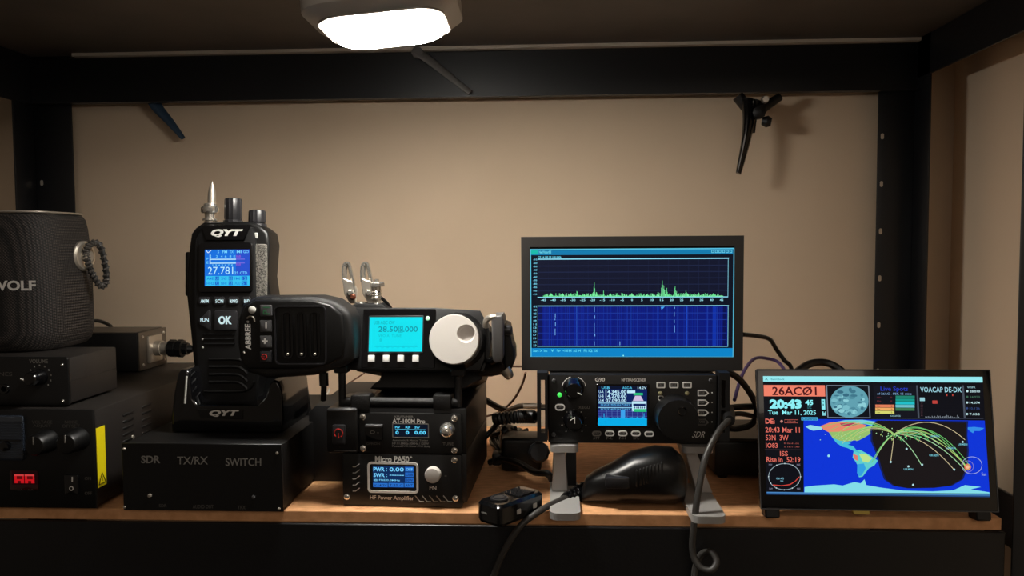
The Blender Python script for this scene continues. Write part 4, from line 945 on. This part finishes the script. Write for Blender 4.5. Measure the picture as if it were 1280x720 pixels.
for k in range(230):
    xx = 122+random.random()*845; w_ = 1.2+random.random()*5; b_l = random.random(); v = int(120+b_l*36)
    R8(xx, 369, xx+w_, 549, (int(6+14*b_l), int(20+26*b_l), v), 2)
for xx, w_, col in ((118, 22, (6, 16, 84)), (292, 5, (40, 90, 200)), (662, 3, (24, 90, 205)), (786, 8, (20, 64, 190)), (373, 3, (50, 100, 215)), (540, 2, (30, 85, 190)), (905, 20, (12, 48, 165)), (415, 2, (30, 70, 190)), (168, 6, (14, 50, 170)), (950, 20, (5, 14, 80))): R8(xx, 369, xx+w_, 549, col, 3)
for k in range(1, 19): R8(118+k*45, 369, 119.3+k*45, 549, (30, 60, 160), 4)
for k in range(1, 6): R8(118, 369+k*30, 972, 370.3+k*30, (30, 60, 160), 4)
for xx, y0, y1 in ((195, 402, 420), (194, 425, 432), (196, 440, 460), (195, 470, 500), (372, 372, 395), (374, 410, 425), (373, 445, 500), (376, 495, 505), (374, 528, 546), (733, 372, 380), (732, 395, 415), (733, 430, 445), (735, 455, 487), (490, 528, 545)): R8(xx, y0, xx+3, y1, (110, 165, 235), 5)
S.poly([c8(672, 372), c8(690, 370), c8(684, 378), c8(676, 384)], (70, 160, 240), 5)
B8(115, 366, 976, 551, .55, lc_, 6)
for k in range(12): T8(f'{k*2+1:02d}', 97, 366+k*16, 111, 375+k*16, (120, 205, 235))
R8(86, 558, 1000, 596, (8, 132, 200)); 
for x0, x1, s_t in ((96, 122, 'Start'), (128, 138, '>'), (146, 162, 'Inc'), (178, 192, 'v'), (204, 222, 'Sp'), (232, 256, '+100'), (260, 272, 'H'), (280, 296, 'AG'), (302, 314, 'H'), (328, 344, 'FR'), (350, 368, '12'), (376, 392, 'OK')): T8(s_t, x0, 564, x1, 576, (90, 215, 240))
B8(84, 112, 1000, 598, .45, (90, 190, 220), 3)
S.disc(*c8(508, 592), .9, (140, 240, 240), 4, n=10)
S.done()

# ================================================================ WORLD MAP DISPLAY (right)
O = P(951, 637.5, z=.006)
md = Dev('map_display', 'bare black display panel showing a world map and clock at the right shelf end', 'monitor', O, tilt=9.5, yaw=-.4)
q = [md.uv(945.3, 461.6), md.uv(1236, 462.6), md.uv(1249.5, 639), md.uv(951.7, 637)]
U0, U1, Z0, Z1 = (q[0][0]+q[3][0])/2, (q[1][0]+q[2][0])/2, (q[2][1]+q[3][1])/2, (q[0][1]+q[1][1])/2
gl = md.part('panel_glass', box(NB(), U0, U1, 0, .0055, Z0, Z1, .0008, 2), BLKG)
ei = md.part('glass_edge', frame(NB(), rr(U0-.0003, U1+.0003, Z0-.0003, Z1+.0003, .0008, 3), rr(U0+.0003, U1-.0003, Z0+.0004, Z1-.0004, .0008, 3), -.0002, .0004), BTN, gl)
md.part('back_board', box(NB(), U0+.006, U1-.004, .0055, .014, Z0+.004, Z1-.004, .002, 1), BLK)
for px in (966, 1230):
    a = md.uv(px, 640)[0]; zb_ = (md.Mi @ Vector((0, .01, 0))).z
    f_ = NB(); box(f_, a-.005, a+.005, .000, .012, -.0055, Z0+.002, .001, 1); md.part('foot', f_, RUB)
a = md.uv(1077, 640)[0]; md.part('ribbon_connector', box(NB(), a-.0055, a+.0055, -.0002, .004, Z0-.003, Z0-.0002, .0004, 1), M('brass_contact', (205, 180, 95), .4, metal=.7))
quad = [(952.4, 470.4), (1227.2, 470.8), (1238.2, 620.5), (959.8, 619)]
S = Scr(md, quad, -.0004, (10, 12, 20), parent=gl)
def c3(x, y): return (900+x/2.768, 400+y/2.768)
def c4(x, y): return (940+x/3.894, 455+y/3.894)
def c5(x, y): return (1080+x/3.894, 455+y/3.894)
def rc(f, x0, y0, x1, y1, col, l=1): a = f(x0, y0); b = f(x1, y1); S.rect(a[0], a[1], b[0], b[1], col, l)
def tx(f, s, x0, y0, x1, y1, col, l=4, bold=.01): a = f(x0, y0); b = f(x1, y1); S.text(s, a[0], a[1], b[0], b[1], col, l, bold)
def pl(f, pts, col, l=2): S.poly([f(*p) for p in pts], col, l)
S.nrect(0, 0, 1, .047, (150, 232, 238), 1); tx(c4, 'X', 57, 68, 73, 80, (20, 60, 70)); tx(c4, 'HamClock', 82, 70, 155, 80, (60, 150, 160))
salm = (240, 128, 104)
rc(c4, 52, 104, 357, 160, salm); tx(c4, '26AC\u00d81', 94, 112, 315, 155, (70, 14, 22), bold=.02)
cyw = (140, 240, 246)
tx(c4, '20:43', 82, 174, 242, 222, cyw, bold=.06); tx(c4, '45', 258, 177, 298, 203, cyw, bold=.04); tx(c4, 'UTC', 270, 209, 290, 221, (60, 140, 150))
tx(c4, 'Tue  Mar 11, 2025', 76, 228, 313, 254, cyw, bold=.015)
rc(c4, 338, 174, 358, 224, cyw, 2); rc(c4, 345, 180, 350, 190, (30, 60, 70), 3); rc(c4, 345, 196, 350, 206, (30, 60, 70), 3); rc(c4, 343, 234, 362, 254, (130, 210, 220), 2); rc(c4, 349, 232, 357, 240, (10, 12, 20), 3)
# moon picture
rc(c4, 360, 104, 580, 266, (120, 135, 150)); rc(c4, 365, 108, 575, 262, (8, 14, 22), 2)
mx_, my_ = c4(475, 185); S.disc(mx_, my_, 24, (96, 160, 176), 3, ry=20, n=36)
rnd = random.Random(3)
for k in range(46):
    a = rnd.random()*6.28; r_ = rnd.random()**.5*.82; sx = rnd.random()*.13+.04; sy = rnd.random()*.12+.04; cc = rnd.choice([(62, 118, 138), (78, 138, 156), (120, 186, 198), (140, 205, 214), (54, 106, 128)])
    if r_+max(sx, sy) > .96: continue
    S.poly([(mx_+24*(r_*math.cos(a)+sx*math.cos(t_)*(1+.25*rnd.random())), my_+20*(r_*math.sin(a)+sy*math.sin(t_)*(1+.25*rnd.random()))) for t_ in [i*.7 for i in range(9)]], cc, 4+k*.02)
# spots panel
rc(c5, 45, 104, 262, 262, (16, 18, 28)); tx(c5, 'Live Spots', 80, 110, 215, 138, (38, 60, 190)); tx(c5, 'of 26AC - PSK 15 mins', 64, 140, 232, 151, (130, 170, 210))
for k in range(5): rc(c5, 155, 155+k*15, 248, 168.5+k*15, ((30, 130, 110), (20, 150, 135), (30, 190, 200), (110, 190, 200), (60, 120, 80))[k], 2)
for k in range(3): rc(c5, 57, 199+k*15.5, 150, 213+k*15.5, ((225, 125, 90), (240, 170, 100), (215, 215, 110))[k], 2); tx(c5, ('30m', '20m', '17m')[k], 64, 203+k*15.5, 80, 210+k*15.5, (70, 40, 30)); tx(c5, '12', 128, 203+k*15.5, 140, 210+k*15.5, (70, 40, 30))
for k in range(2): tx(c5, ('160m', '80m')[k], 64, 160+k*18, 84, 168+k*18, (110, 40, 50)); tx(c5, '0', 130, 160+k*18, 138, 168+k*18, (110, 40, 50))
tx(c5, 'counts', 130, 249, 180, 258, (130, 170, 180)); rc(c5, 262, 104, 264, 264, (70, 78, 90), 2)
tx(c5, 'VOACAP DE-DX', 273, 112, 474, 138, (160, 215, 230), bold=.01)
rc(c5, 272, 164, 297, 181, (150, 205, 215), 2); rc(c5, 333, 178, 358, 194, (190, 66, 60), 2); rc(c5, 400, 146, 406, 156, (190, 70, 60), 2); rc(c5, 428, 146, 434, 156, (190, 70, 60), 2)
for k in range(8): rc(c5, 300, 160+k*12, 470, 160.8+k*12, (34, 28, 36), 2); tx(c5, str(k*3+7), 277, 190+k*8.5, 287, 195+k*8.5, (90, 60, 70))
for k in range(26):
    h = rnd.random()*12; rc(c5, 300+k*6.4, 262-h-2, 303+k*6.4, 262, (140, 150, 160), 3)
rc(c5, 484, 104, 486, 264, (70, 78, 90), 2); tx(c5, 'WSPR', 500, 109, 540, 118, (150, 190, 200))
for k, (cc, s_t) in enumerate((((200, 235, 240), '28.070'), ((60, 100, 80), '24.920'), ((190, 225, 230), '14.074'), ((50, 70, 120), '10.136'), ((190, 225, 230), '7.038'))):
    S.disc(*c5(501, 132+k*28), 1.4, cc, 3, n=10); tx(c5, s_t, 512, 127+k*28, 562, 138+k*28, cc)
rc(c5, 0, 265, 580, 268, (70, 78, 96), 2)
# left column
rd = (226, 110, 96)
tx(c4, 'DE:', 63, 270, 111, 295, rd, bold=.03); S.disc(*c4(144, 283), 1.8, (190, 130, 120), 3, n=8); S.box(*c4(158, 274), *c4(226, 291), .4, rd, 3); tx(c4, 'STELLAR', 172, 279, 214, 287, (170, 90, 80))
tx(c4, '20:43 Mar 11', 64, 311, 235, 338, rd); tx(c4, '53N  3W', 66, 350, 180, 376, rd); tx(c4, 'IO83', 68, 389, 127, 413, rd)
tx(c4, 'R 06:41:02', 158, 387, 232, 394, (150, 76, 70)); tx(c4, 'S 18:11:40', 158, 404, 234, 411, (150, 76, 70)); rc(c4, 64, 420, 240, 422, (80, 60, 66), 2)
tx(c4, 'ISS', 138, 428, 178, 452, rd); tx(c4, 'Rise in  52:19', 72, 456, 240, 483, rd)
cx, cy = c4(163, 552); S.ring(cx, cy, 20.2, .7, (150, 170, 180), 3, ry=16.3); 
for k in range(12): S.disc(cx+20.2*math.cos(k*math.pi/6), cy+16.3*math.sin(k*math.pi/6), .8, (200, 215, 220), 4, n=6)
S.line([c4(105, 592), c4(150, 596), c4(190, 590), c4(215, 575), c4(236, 552)], 1, (215, 70, 60), 4); tx(c4, '06:45', 122, 556, 160, 566, (120, 180, 200)); tx(c4, '52', 142, 570, 158, 577, (120, 180, 200))
for p_, s_t in (((84, 490), 'NW'), ((222, 490), 'NE'), ((88, 606), 'SW'), ((224, 606), 'SE')): tx(c4, s_t, p_[0], p_[1], p_[0]+18, p_[1]+9, (120, 120, 140))
# map
mp = [c3(290, 345), c3(915, 348), c3(935, 598), c3(295, 598)]
S.poly(mp, (8, 52, 214), 1)
tx_c = [c4(240, 262), c4(322, 278)]; S.rect(*tx_c[0], *tx_c[1], (70, 170, 215), 3); tx(c4, 'Countries', 246, 265, 316, 276, (15, 40, 80), 5)
pl(c4, [(262, 308), (285, 300), (340, 310), (345, 322), (300, 328), (280, 320)], (150, 222, 232), 2)
pl(c4, [(335, 306), (380, 288), (440, 282), (520, 290), (560, 300), (545, 318), (500, 326), (440, 335), (400, 340), (378, 336), (350, 322)], (228, 138, 108), 3)
pl(c4, [(400, 288), (455, 276), (540, 274), (600, 282), (636, 300), (600, 306), (560, 296), (500, 288), (440, 290)], (120, 205, 222), 2)
pl(c4, [(430, 292), (490, 288), (520, 296), (490, 306), (440, 304)], (176, 62, 92), 4)
pl(c4, [(376, 334), (440, 332), (500, 322), (548, 314), (600, 300), (636, 306), (610, 326), (575, 345), (548, 362), (520, 376), (500, 374), (470, 380), (430, 380), (398, 366)], (150, 190, 110), 4)
pl(c4, [(395, 362), (430, 376), (470, 382), (486, 388), (470, 396), (496, 402), (512, 420), (540, 440), (505, 428), (470, 412), (440, 404), (412, 384)], (70, 190, 215), 5)
pl(c4, [(500, 425), (530, 420), (565, 438), (600, 460), (618, 472), (602, 495), (575, 510), (560, 530), (545, 550), (528, 553), (518, 530), (522, 500), (512, 480), (495, 458)], (96, 205, 205), 3)
pl(c4, [(526, 440), (560, 440), (590, 462), (570, 482), (545, 476)], (190, 225, 140), 4); pl(c4, [(496, 440), (520, 448), (520, 474), (505, 466)], (225, 120, 110), 4); pl(c4, [(518, 490), (550, 486), (560, 510), (540, 545), (526, 548), (518, 528)], (50, 160, 225), 5)
S.disc(*c4(378, 450), 1.6, (150, 225, 235), 3, n=10)
pl(c3, [(297, 580), (330, 575), (400, 570), (430, 574), (470, 562), (492, 566), (505, 552), (512, 572), (560, 580), (640, 590), (740, 592), (810, 588), (850, 570), (905, 576), (870, 584), (934, 594), (935, 598), (297, 598)], (130, 220, 232), 2)
night = [(550, 349), (852, 350), (850, 400), (856, 450), (852, 510), (838, 550), (800, 572), (740, 580), (660, 582), (610, 574), (578, 552), (562, 510), (548, 460), (530, 420), (528, 380), (538, 360)]
pl(c3, [(x+(x > 690)*6-(x < 690)*6, y) for x, y in night], (16, 30, 92), 6); pl(c3, night, (24, 20, 22), 7)
pl(c3, [(852, 372), (880, 370), (914, 374), (900, 384), (880, 384), (876, 392), (866, 386)], (50, 140, 230), 3); pl(c3, [(700, 349), (852, 350), (852, 356), (720, 354)], (14, 26, 70), 8)
def arcs(p0, p1, bulge, col, wd=.7, l=9):
    p0 = c3(*p0); p1 = c3(*p1); m_ = ((p0[0]+p1[0])/2, (p0[1]+p1[1])/2-bulge/2.768); pts = []
    for i in range(13):
        t_ = i/12; pts.append(((1-t_)**2*p0[0]+2*t_*(1-t_)*m_[0]+t_*t_*p1[0], (1-t_)**2*p0[1]+2*t_*(1-t_)*m_[1]+t_*t_*p1[1]))
    S.line(pts, wd, col, l)
home = (605, 395); G1, G2, G3, G4 = (110, 200, 110), (185, 210, 120), (170, 225, 170), (205, 190, 150)
for e_, b_, cc in (((392, 410), 95, G2), ((400, 400), 75, G1), ((415, 412), 60, G2), ((430, 415), 70, G1), ((445, 420), 50, G2), ((380, 385), 70, G1), ((460, 405), 60, G1), ((470, 398), 40, G4), ((360, 372), 60, G1), ((425, 430), 80, G2)): arcs(home, e_, b_, cc, .6)
for e_, b_, cc in (((535, 490), 25, G1), ((540, 480), 20, G2), ((528, 495), 30, G1), ((545, 470), 20, G3)): arcs(home, e_, b_, cc, .8)
for e_, b_, cc in (((848, 415), 100, G4), ((860, 520), 120, G2), ((858, 510), 105, G1), ((864, 518), 90, G2), ((852, 522), 75, G3), ((868, 508), 130, G1), ((812, 518), 60, G4), ((700, 502), 30, G3), ((594, 492), 0, G4), ((690, 420), 20, G1), ((745, 398), 50, G1), ((760, 430), 45, G3), ((800, 440), 80, G1), ((720, 405), 40, G2)): arcs(home, e_, b_, cc, .75)
for k in range(60): x = 600+rnd.gauss(18, 26); y = 396+rnd.gauss(4, 9); S.disc(*c3(x, y), .7, rnd.choice([G1, G2, G3, (60, 150, 80)]), 10, n=6)
for k in range(40): x = 435+rnd.gauss(0, 28); y = 405+rnd.gauss(4, 9); S.disc(*c3(x, y), .6, rnd.choice([G1, G2, G3]), 10, n=6)
for k in range(14): x = 640+rnd.gauss(30, 26); y = 392+rnd.gauss(4, 12); a = c3(x, y); S.line([a, (a[0]+rnd.random()*5, a[1]+rnd.random()*5)], .8, (60, 190, 110), 10)
for x, y in ((648, 447), (655, 507), (840, 422), (594, 492), (702, 501), (812, 517), (672, 570)): S.disc(*c3(x, y), 1.3, (180, 225, 230), 10, n=10)
for x, y in ((655, 516), (840, 430), (742, 468), (744, 402), (800, 443)): a = c3(x-16, y-3); b = c3(x+16, y+4); S.text('UK4EN', a[0], a[1], b[0], b[1], (120, 200, 215), 10)
a = c3(858, 508); S.disc(*a, 4.2, (226, 116, 92), 9, n=14); S.disc(*a, 2.2, (244, 190, 150), 10, n=12)
a = c3(872, 502); S.ring(a[0], a[1], 12.5, .6, (170, 180, 215), 10, ry=10.5); a = c3(858, 506); S.ring(a[0], a[1], 7, .5, (150, 140, 190), 10, ry=7)
a = c3(905, 540); S.text('Sun', a[0], a[1]-5, a[0]+6, a[1]-1, (150, 170, 220), 10)
S.nrect(0, .978, 1, .988, (70, 130, 190), 2); S.nrect(0, .988, 1, 1, (30, 70, 120), 2)
S.done()

# ================================================================ KEYCHAIN REMOTE
A = P(597, 648.5, z=.001); B = P(637, 651, z=.001); C_ = P(684, 633, z=.001)
wv_ = (B-A).length*.95; lv = (C_-B).length*1.12; ya = math.atan2((B-A).y, (B-A).x)
dv = (C_-B).normalized(); 
rm = Dev('key_remote', 'small glossy black remote with a round button lying before the stand leg', 'remote control', Vector((A.x, A.y, 0)), yaw=math.degrees(math.atan2(-dv.x, dv.y)))
bx = rm.L(B).x; hR = .0145
t = NB(); hw, hl = abs(wv_)*.5, lv*.5
sl_ = slab(NB(), hw, hl, .004, 0, .002, hw+.001, hl+.001, .005); slab(sl_, hw+.001, hl+.001, .005, .002, hR-.002); slab(sl_, hw+.001, hl+.001, .005, hR-.002, hR, hw-.001, hl-.001, .004)
bmesh.ops.translate(sl_, verts=sl_.verts, vec=(hw, hl, 0)); rm.part('shell', sl_, BLKG)
t = slab(NB(), hw*.72, hl*.42, .003, hR, hR+.0008); bmesh.ops.translate(t, verts=t.verts, vec=(hw, hl*1.42, 0)); rm.part('glossy_inset', t, M('mirror_black', (30, 30, 32), .08, coat=1))
t = lathe(NB(), (hw*.95, hl*.5, hR), (0, 0, 1), [(.0062, 0), (.0062, .0010), (.0052, .0013), (.0046, .0006), (.004, .0006), (.0036, .0014), (.002, .0016)], 28); rm.part('button', t, BTND)
rm.part('lettering', box(NB(), hw*.45, hw*.95, -.0013, -.0009, hR*.45, hR*.52), GPR)
for yy in (hl*.7, hl*1.45): rm.part('side_key', box(NB(), 2*hw+.0008, 2*hw+.0016, yy, yy+.004, .005, .0085, .0005, 1), WLED)

# ================================================================ HAND MICROPHONE LYING UNDER THE TRANSCEIVER
def blob(bm, rings, n=24):
    """rings: centre, half-height vector, half-depth vector"""
    t = NB(); R_ = []
    for c_, vv, dd in rings:
        c_, vv, dd = Vector(c_), Vector(vv), Vector(dd); row = []
        for i in range(n):
            a = 2*math.pi*i/n; ca, sa = math.cos(a), math.sin(a)
            row.append(t.verts.new(c_+vv*math.copysign(abs(sa)**.7, sa)+dd*math.copysign(abs(ca)**.7, ca)))
        R_.append(row)
    for A, B in zip(R_, R_[1:]):
        for i in range(n): t.faces.new((A[i], A[(i+1) % n], B[(i+1) % n], B[i]))
    t.faces.new(R_[0][::-1]); t.faces.new(R_[-1]); bmesh.ops.recalc_face_normals(t, faces=t.faces); return merge(bm, t)
ym = .055
hm = Dev('hand_microphone', 'large black hand microphone lying under the transceiver between its stand legs', 'microphone', Vector((P(790, 600, y=ym).x, ym, 0)))
def mring(px, y0, y1, dep): 
    yy = .026; a = hm.L(P(px, y0, y=yy)); b = hm.L(P(px, y1, y=yy)); m_ = (a+b)/2
    return (m_, (0, 0, (a.z-b.z)/2), (0, dep, 0))
rg = [mring(727, 617, 628, .006), mring(733, 605, 633, .010), mring(745, 598, 634, .013), mring(765, 589, 634, .016), mring(790, 572, 632, .018), mring(820, 565, 632, .020), mring(842, 565, 630, .019), mring(852, 570, 624, .016), mring(857, 582, 612, .009)]
rg2 = []
for (c_, v, d) in rg:
    zmin = c_.z-v[2]
    if zmin < .0015: c_ = Vector((c_.x, c_.y, c_.z+(.0015-zmin)))
    rg2.append((c_, v, d))
hm.part('shell', blob(NB(), rg2), M('satin_black_shell', (8, 8, 9), .34))
hp = lambda px, py, d_: hm.L(P(px, py, y=.026-d_))
a = hp(771, 604, .0185); hm.part('talk_bar', box(NB(), a.x-.008, a.x+.009, a.y-.0015, a.y+.008, a.z-.004, a.z+.0045, .0015, 2), BTND)
hm.part('side_trim', tube(NB(), [hp(748, 596, .006), hp(766, 592, .008), hp(786, 588, .010)], .0014, 8), BTND)
for k in range(8):
    a = hp(796+k*4.5, 598-k*1.4, .0185); hm.part('grille_rib', box(NB(), a.x-.0006, a.x+.0006, a.y-.001, a.y+.004, a.z-.006, a.z+.006, .0004, 1), BLK)
t = NB(); rl = [hm.L(P(*p)) for p in ((734, 614, 0, .034), (724, 617, 0, .030), (714, 620, 0, .025), (704, 624, 0, .018))] if False else [hm.L(P(a, b, y=c_)) for a, b, c_ in ((734, 614, .036), (724, 617, .031), (714, 620, .026), (704, 624, .020))]
tube(t, rl, lambda t_: .0072-.0040*t_, 14)
for k in range(6):
    p = rl[0].lerp(rl[3], .1+k*.15); lathe(t, p, rl[3]-rl[0], [(.0076-k*.0006, -.0007), (.0076-k*.0006, .0007)], 16)
hm.part('strain_relief', t, BLKG)
cb = [P(714, 620, y=.026), P(697, 627, y=.012), P(676, 638, y=-.004), P(652, 656, y=-.012), P(634, 682, y=-.014), P(620, 712, y=-.014), P(606, 760, y=-.014)]
hm.part('cable', tube(NB(), [hm.L(p) for p in cb], .0024, 10), CABG)

# ================================================================ LOOSE CABLES
cc = [P(912, 524, y=.02), P(898, 540, y=.008), P(882, 572, y=-.002), P(873, 615, y=-.009), P(867, 660, y=-.012), P(866, 690, y=-.013), P(874, 708, y=-.016), P(888, 713, y=-.019), P(896, 703, y=-.017), P(890, 691, y=-.012), P(878, 692, y=-.007), P(871, 704, y=-.006), P(868, 722, y=-.008), P(872, 745, y=-.010)]
single('looped_cable', tube(NB(), cc, .0023, 12), CABG, 'thick grey cable hanging over the shelf edge and ending in a loop', 'cable')
single('collar_plug', tube(NB(), [P(908, 513, y=.045), P(911, 521, y=.028), P(912, 526, y=.018)], lambda t_: .0058-.002*t_, 12), RUB, 'black plug at the top end of the looped grey cable', 'cable plug')
def cab(pts, r, mat, label, name='cable', cat='cable'): return single(name, tube(NB(), [P(a, b, y=c_) for a, b, c_ in pts], r, 8), mat, label, cat)
cab([(929, 418, .09), (946, 420, .10), (962, 424, .11), (970, 436, .12), (980, 450, .12), (990, 464, .12), (992, 520, .11), (1000, 580, .10), (1020, 606, .09)], .0018, CABLE, 'black cable leaving the spectrum monitor towards the map display')
cab([(918, 500, .12), (928, 468, .16), (942, 449, .20), (958, 448, .22), (976, 456, .22), (992, 490, .19), (1000, 540, .15), (1015, 590, .11)], .0016, PURP, 'thin purple cable arched between the two big screens', 'purple_cable')
cab([(972, 590, .11), (974, 530, .13), (982, 484, .14), (1000, 462, .15), (1020, 453, .16), (1042, 457, .16), (1060, 476, .15), (1070, 530, .13), (1072, 590, .11)], .0034, CABLE, 'thick black cable arched just above the top of the map display')
cab([(902, 462, .07), (922, 472, .075), (938, 492, .08), (946, 512, .085), (940, 530, .09), (920, 536, .09), (905, 532, .08)], .0026, CABLE, 'black cable looping down from behind the right bracket of the transceiver')
cab([(900, 512, .08), (920, 509, .085), (950, 508, .09)], .0026, CABLE, 'short black cable crossing level beside the right bracket of the transceiver')
cab([(905, 520, .07), (925, 517, .08), (948, 522, .09)], .002, CABLE, 'lower black cable running behind the map display from the right bracket')
cab([(640, 458, .1), (655, 458, .1), (664, 457, .09)], .0009, BRWI, 'thin wire between the edge-on microphone and the spectrum monitor', 'thin_wire')
cab([(657, 466, .12), (652, 482, .14), (640, 502, .16), (622, 516, .18), (600, 522, .19)], .0011, BRWI, 'thin brown wire hanging below the left corner of the spectrum monitor', 'thin_wire')
cab([(604, 498, .17), (620, 508, .16), (634, 514, .15), (650, 522, .14)], .003, CABLE, 'black cable coming from behind the amplifier stack')
cab([(602, 552, .12), (616, 536, .13), (632, 516, .13), (648, 508, .10), (662, 508, .07), (676, 507, .06)], .0022, CABLE, 'black cable arched into the left bracket of the transceiver')
cab([(654, 507.5, .05), (668, 507.5, .05), (678, 508.5, .05)], .0022, NICK, 'small silver plug beside the left bracket of the transceiver', 'audio_plug', 'cable plug')
t = tube(NB(), helix([P(618, 524, y=.10), P(650, 521, y=.095), P(668, 521, y=.09)], .0042, 15, per=10), .0015, 6, smooth=False)
single('coiled_cable', t, CABLE, 'coiled black cable left of the transceiver', 'cable')
cab([(392, 520, .2), (408, 500, .22), (432, 482, .24), (456, 466, .25)], .0008, BRWI, 'hair-thin brown wire rising behind the battery box', 'thin_wire')
cab([(380, 530, .2), (392, 512, .22), (408, 494, .23), (412, 486, .235)], .0010, WHW, 'thin white wire behind the battery box', 'thin_wire')
# tangle of leads: bundle behind the amplifier stack
rn = random.Random(11)
tg = Dev('cable_bundle', 'tangled bundle of black leads between the amplifier stack and left stand leg', 'cables', Vector((P(640, 580, y=.15).x, .15, 0)))
for k in range(7):
    pts = []
    for j in range(7):
        px = 615+rn.random()*55; py = 532+rn.random()*62
        yy = .12+rn.random()*.08; p = P(px, py, y=yy); p.z = max(p.z, .004); pts.append(tg.L(p))
    tg.part('lead', tube(NB(), pts, .0021+rn.random()*.0015, 8, k=8), CABLE)
a = tg.L(P(645, 560, y=.14))
ad = Dev('power_adaptor', 'black power adaptor among the tangled leads behind the small remote', 'adaptor', Vector((P(650, 580, y=.10).x, .10, 0)))
zt_ = P(650, 548, y=.10).z
ad.part('body', box(NB(), -.016, .018, 0, .03, 0, zt_, .004, 3), BLK)
ad.part('knob', lathe(NB(), (.016, -.001, zt_*.62), (0, -1, .2), [(.009, 0), (.009, .006), (.007, .008)], 20, rib=.06), BTND)
ad.part('prong_block', box(NB(), -.024, -.016, .004, .02, .004, zt_*.5, .002, 2), RUB)
cab([(612, 578, .11), (630, 574, .10), (650, 580, .08), (668, 590, .06), (684, 592, .05), (690, 600, .05)], .0028, CABLE, 'black cable lying on the shelf behind the small remote')
# small dark box at the right rear
O = P(893, 600, y=.085); O.z = 0
db = Dev('small_black_case', 'plain black case behind the left edge of the map display', 'box', O)
q = db.R(893, 553, 962, 600)
db.part('body', box(NB(), q[0], q[1]+.02, 0, .07, .003, q[3], .002, 2), BLK)
db.part('lid', box(NB(), q[0]-.0008, q[1]+.0208, -.0008, .0708, q[3], q[3]+.003, .001, 1), BLK)
for x in (q[0]+.008, q[1]+.012):
    for y in (.008, .06): db.part('foot', lathe(NB(), (x, y, 0), (0, 0, 1), [(.004, 0), (.005, .0035)], 12), RUB)
print('objects', len(bpy.data.objects))
